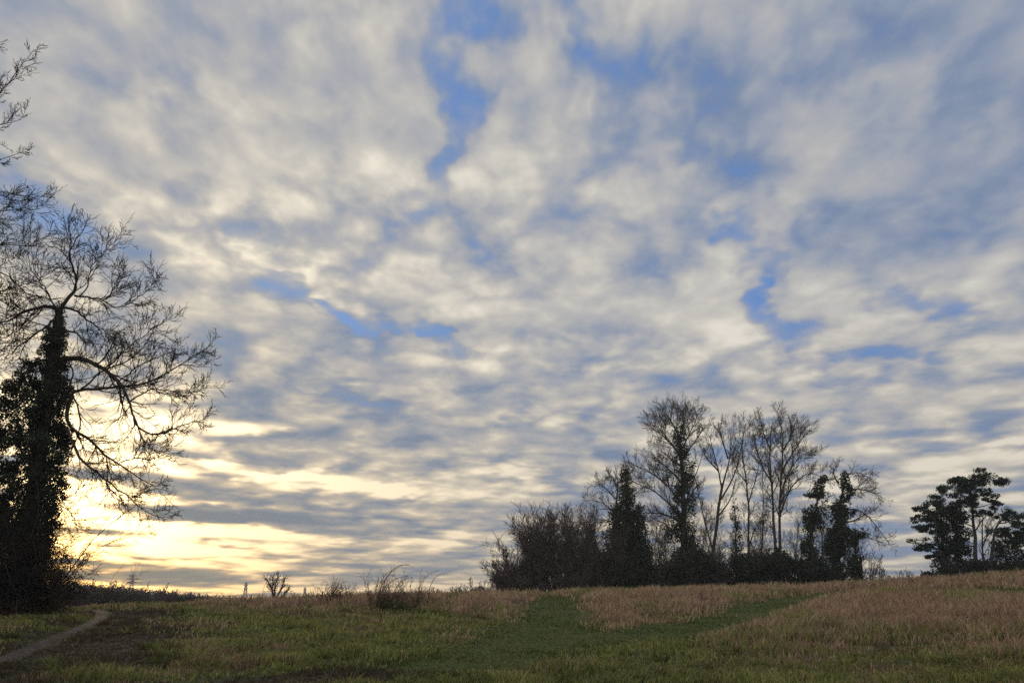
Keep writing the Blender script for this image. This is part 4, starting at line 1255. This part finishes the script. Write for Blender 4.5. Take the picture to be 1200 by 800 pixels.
def weed(name, label, px_, Y, arcs, nshort, height, spread, seed, rr_=.016, leafn=0, group=None, lean=.1):
    w = Wood(); g = random.Random(seed)
    x = (px_ - 600) / 990 * Y; b = V3((x, Y, float(H(x, Y, False)) - .02))
    root = thing(name, label, 'weeds', b, group)
    stems(w, arcs, Y, g, rr_)
    me = w.mesh('stems', 'arching_stems')
    if me: put_obj('arching_stems', me, M_STEMD, root)
    w = Wood()
    c = dict(seg=[7, 4, 3], kids=[5, 3], t0=[.25, .2], angle=[(20, 60), (20, 60)], clen=[.35, .5], up=[.1, .1, 0], wander=.13, rmin=.0035, short=.3)
    for q in range(nshort):
        o = V3((g.gauss(0, spread), g.gauss(0, spread * .7), 0))
        bb = b + o; bb.z = float(H(bb.x, bb.y, False)) - .02
        w2 = V3((g.gauss(lean, .28), g.gauss(0, .25), 1)).normalized()
        grow(w, bb, w2, height * g.uniform(.45, 1.05), .008, 0, c, g)
    me = w.mesh('crown', 'thin_stems')
    if me: put_obj('thin_stems', me, M_STEM, root)
    if leafn:
        cells = [(b + V3((g.gauss(0, spread), g.gauss(0, spread * .6), g.uniform(0, .35))), (spread * .6, spread * .6, .16), 1) for q in range(8)]
        v, f = leaves(cells, leafn, .03, G, .3, .2, seed)
        put_obj('foliage', np_mesh('foliage', v, f, False), M_WEED, root)


weed('bramble_clump', 'bramble clump with the highest arching stems, dark at its base, on the middle skyline', 455, 30,
     [[(444, 728), (443, 700), (447, 684), (455, 673), (462, 667), (470, 661), (480, 661)], [(447, 728), (447, 700), (450, 682), (458, 668), (468, 661), (478, 661), (486, 665)],
      [(452, 728), (450, 705), (452, 690), (458, 680), (468, 676), (478, 674)], [(440, 728), (438, 705), (440, 690), (445, 680)], [(456, 726), (460, 700), (465, 685), (474, 678), (484, 676)],
      [(462, 724), (466, 700), (472, 688), (478, 684)], [(448, 728), (444, 695), (446, 682), (452, 672), (458, 668)]], 80, 1.35, .36, 701, leafn=3200, rr_=.019)
weed('bramble_clump', 'two thin arching stems standing right of the highest bramble clump', 490, 32,
     [[(488, 722), (489, 700), (492, 686), (498, 677), (506, 670), (515, 668)], [(500, 718), (502, 695), (506, 681), (512, 674), (520, 671), (525, 672)], [(491, 722), (490, 702), (494, 688), (497, 680)]], 14, .8, .3, 702, leafn=500, rr_=.019)
weed('bramble_clump', 'low dark leafy bramble mound right of the highest bramble clump', 474, 29, [], 18, .6, .3, 703, leafn=1700)
weed('weed_clump', 'sheaf of dead weed stems leaning right, left of the bramble clumps', 388, 34,
     [[(378, 712), (382, 700), (387, 690), (392, 684)], [(386, 712), (388, 695), (390, 683), (391, 674)], [(380, 712), (384, 698), (390, 690), (395, 687)]], 40, 1.05, .28, 704, leafn=600, lean=.25)
weed('weed_clump', 'dead weed tuft between the leaning sheaf and the bramble clumps', 398, 35, [[(397, 714), (398, 695), (400, 684), (402, 676)], [(400, 714), (403, 700), (408, 692)]], 34, .95, .24, 705, leafn=600, group=None)
weed('weed_clump', 'thin arching stem left of the small lone bare tree', 308, 44, [[(305, 712), (307, 700), (309, 688), (313, 680), (320, 674)]], 6, .6, .2, 706)
weed('weed_clump', 'faint weed tuft on the skyline below the farthest pylon', 365, 38, [[(362, 712), (363, 703), (366, 697)], [(366, 712), (368, 702), (372, 696)], [(364, 712), (361, 704), (358, 699)]], 14, .6, .2, 707)
weed('weed_clump', 'weed tuft on the skyline just right of the two thin arching stems', 520, 40, [], 16, .7, .4, 708)


# ------------------------------------------------------------------ thin winter air
HZ = bpy.data.materials.new('thin winter air'); HZ.use_nodes = True
nt = HZ.node_tree; nt.nodes.clear()
vo = nt.nodes.new('ShaderNodeVolumePrincipled'); mo_ = nt.nodes.new('ShaderNodeOutputMaterial')
vo.inputs['Color'].default_value = (.86, .88, .92, 1)
vo.inputs['Density'].default_value = 0.0005
vo.inputs['Anisotropy'].default_value = 0.2
nt.links.new(vo.outputs[0], mo_.inputs['Volume'])
X_, Z0, Z1 = 1250.0, -11.0, 34.0
hv = [(sx * X_, sy * X_, z) for z in (Z0, Z1) for sx, sy in ((-1, -1), (1, -1), (1, 1), (-1, 1))]
hme = bpy.data.meshes.new('haze')
hme.from_pydata(hv, [], [(0, 3, 2, 1), (4, 5, 6, 7), (0, 1, 5, 4), (1, 2, 6, 5), (2, 3, 7, 6), (3, 0, 4, 7)])
put_obj('haze', hme, HZ, kind='stuff')
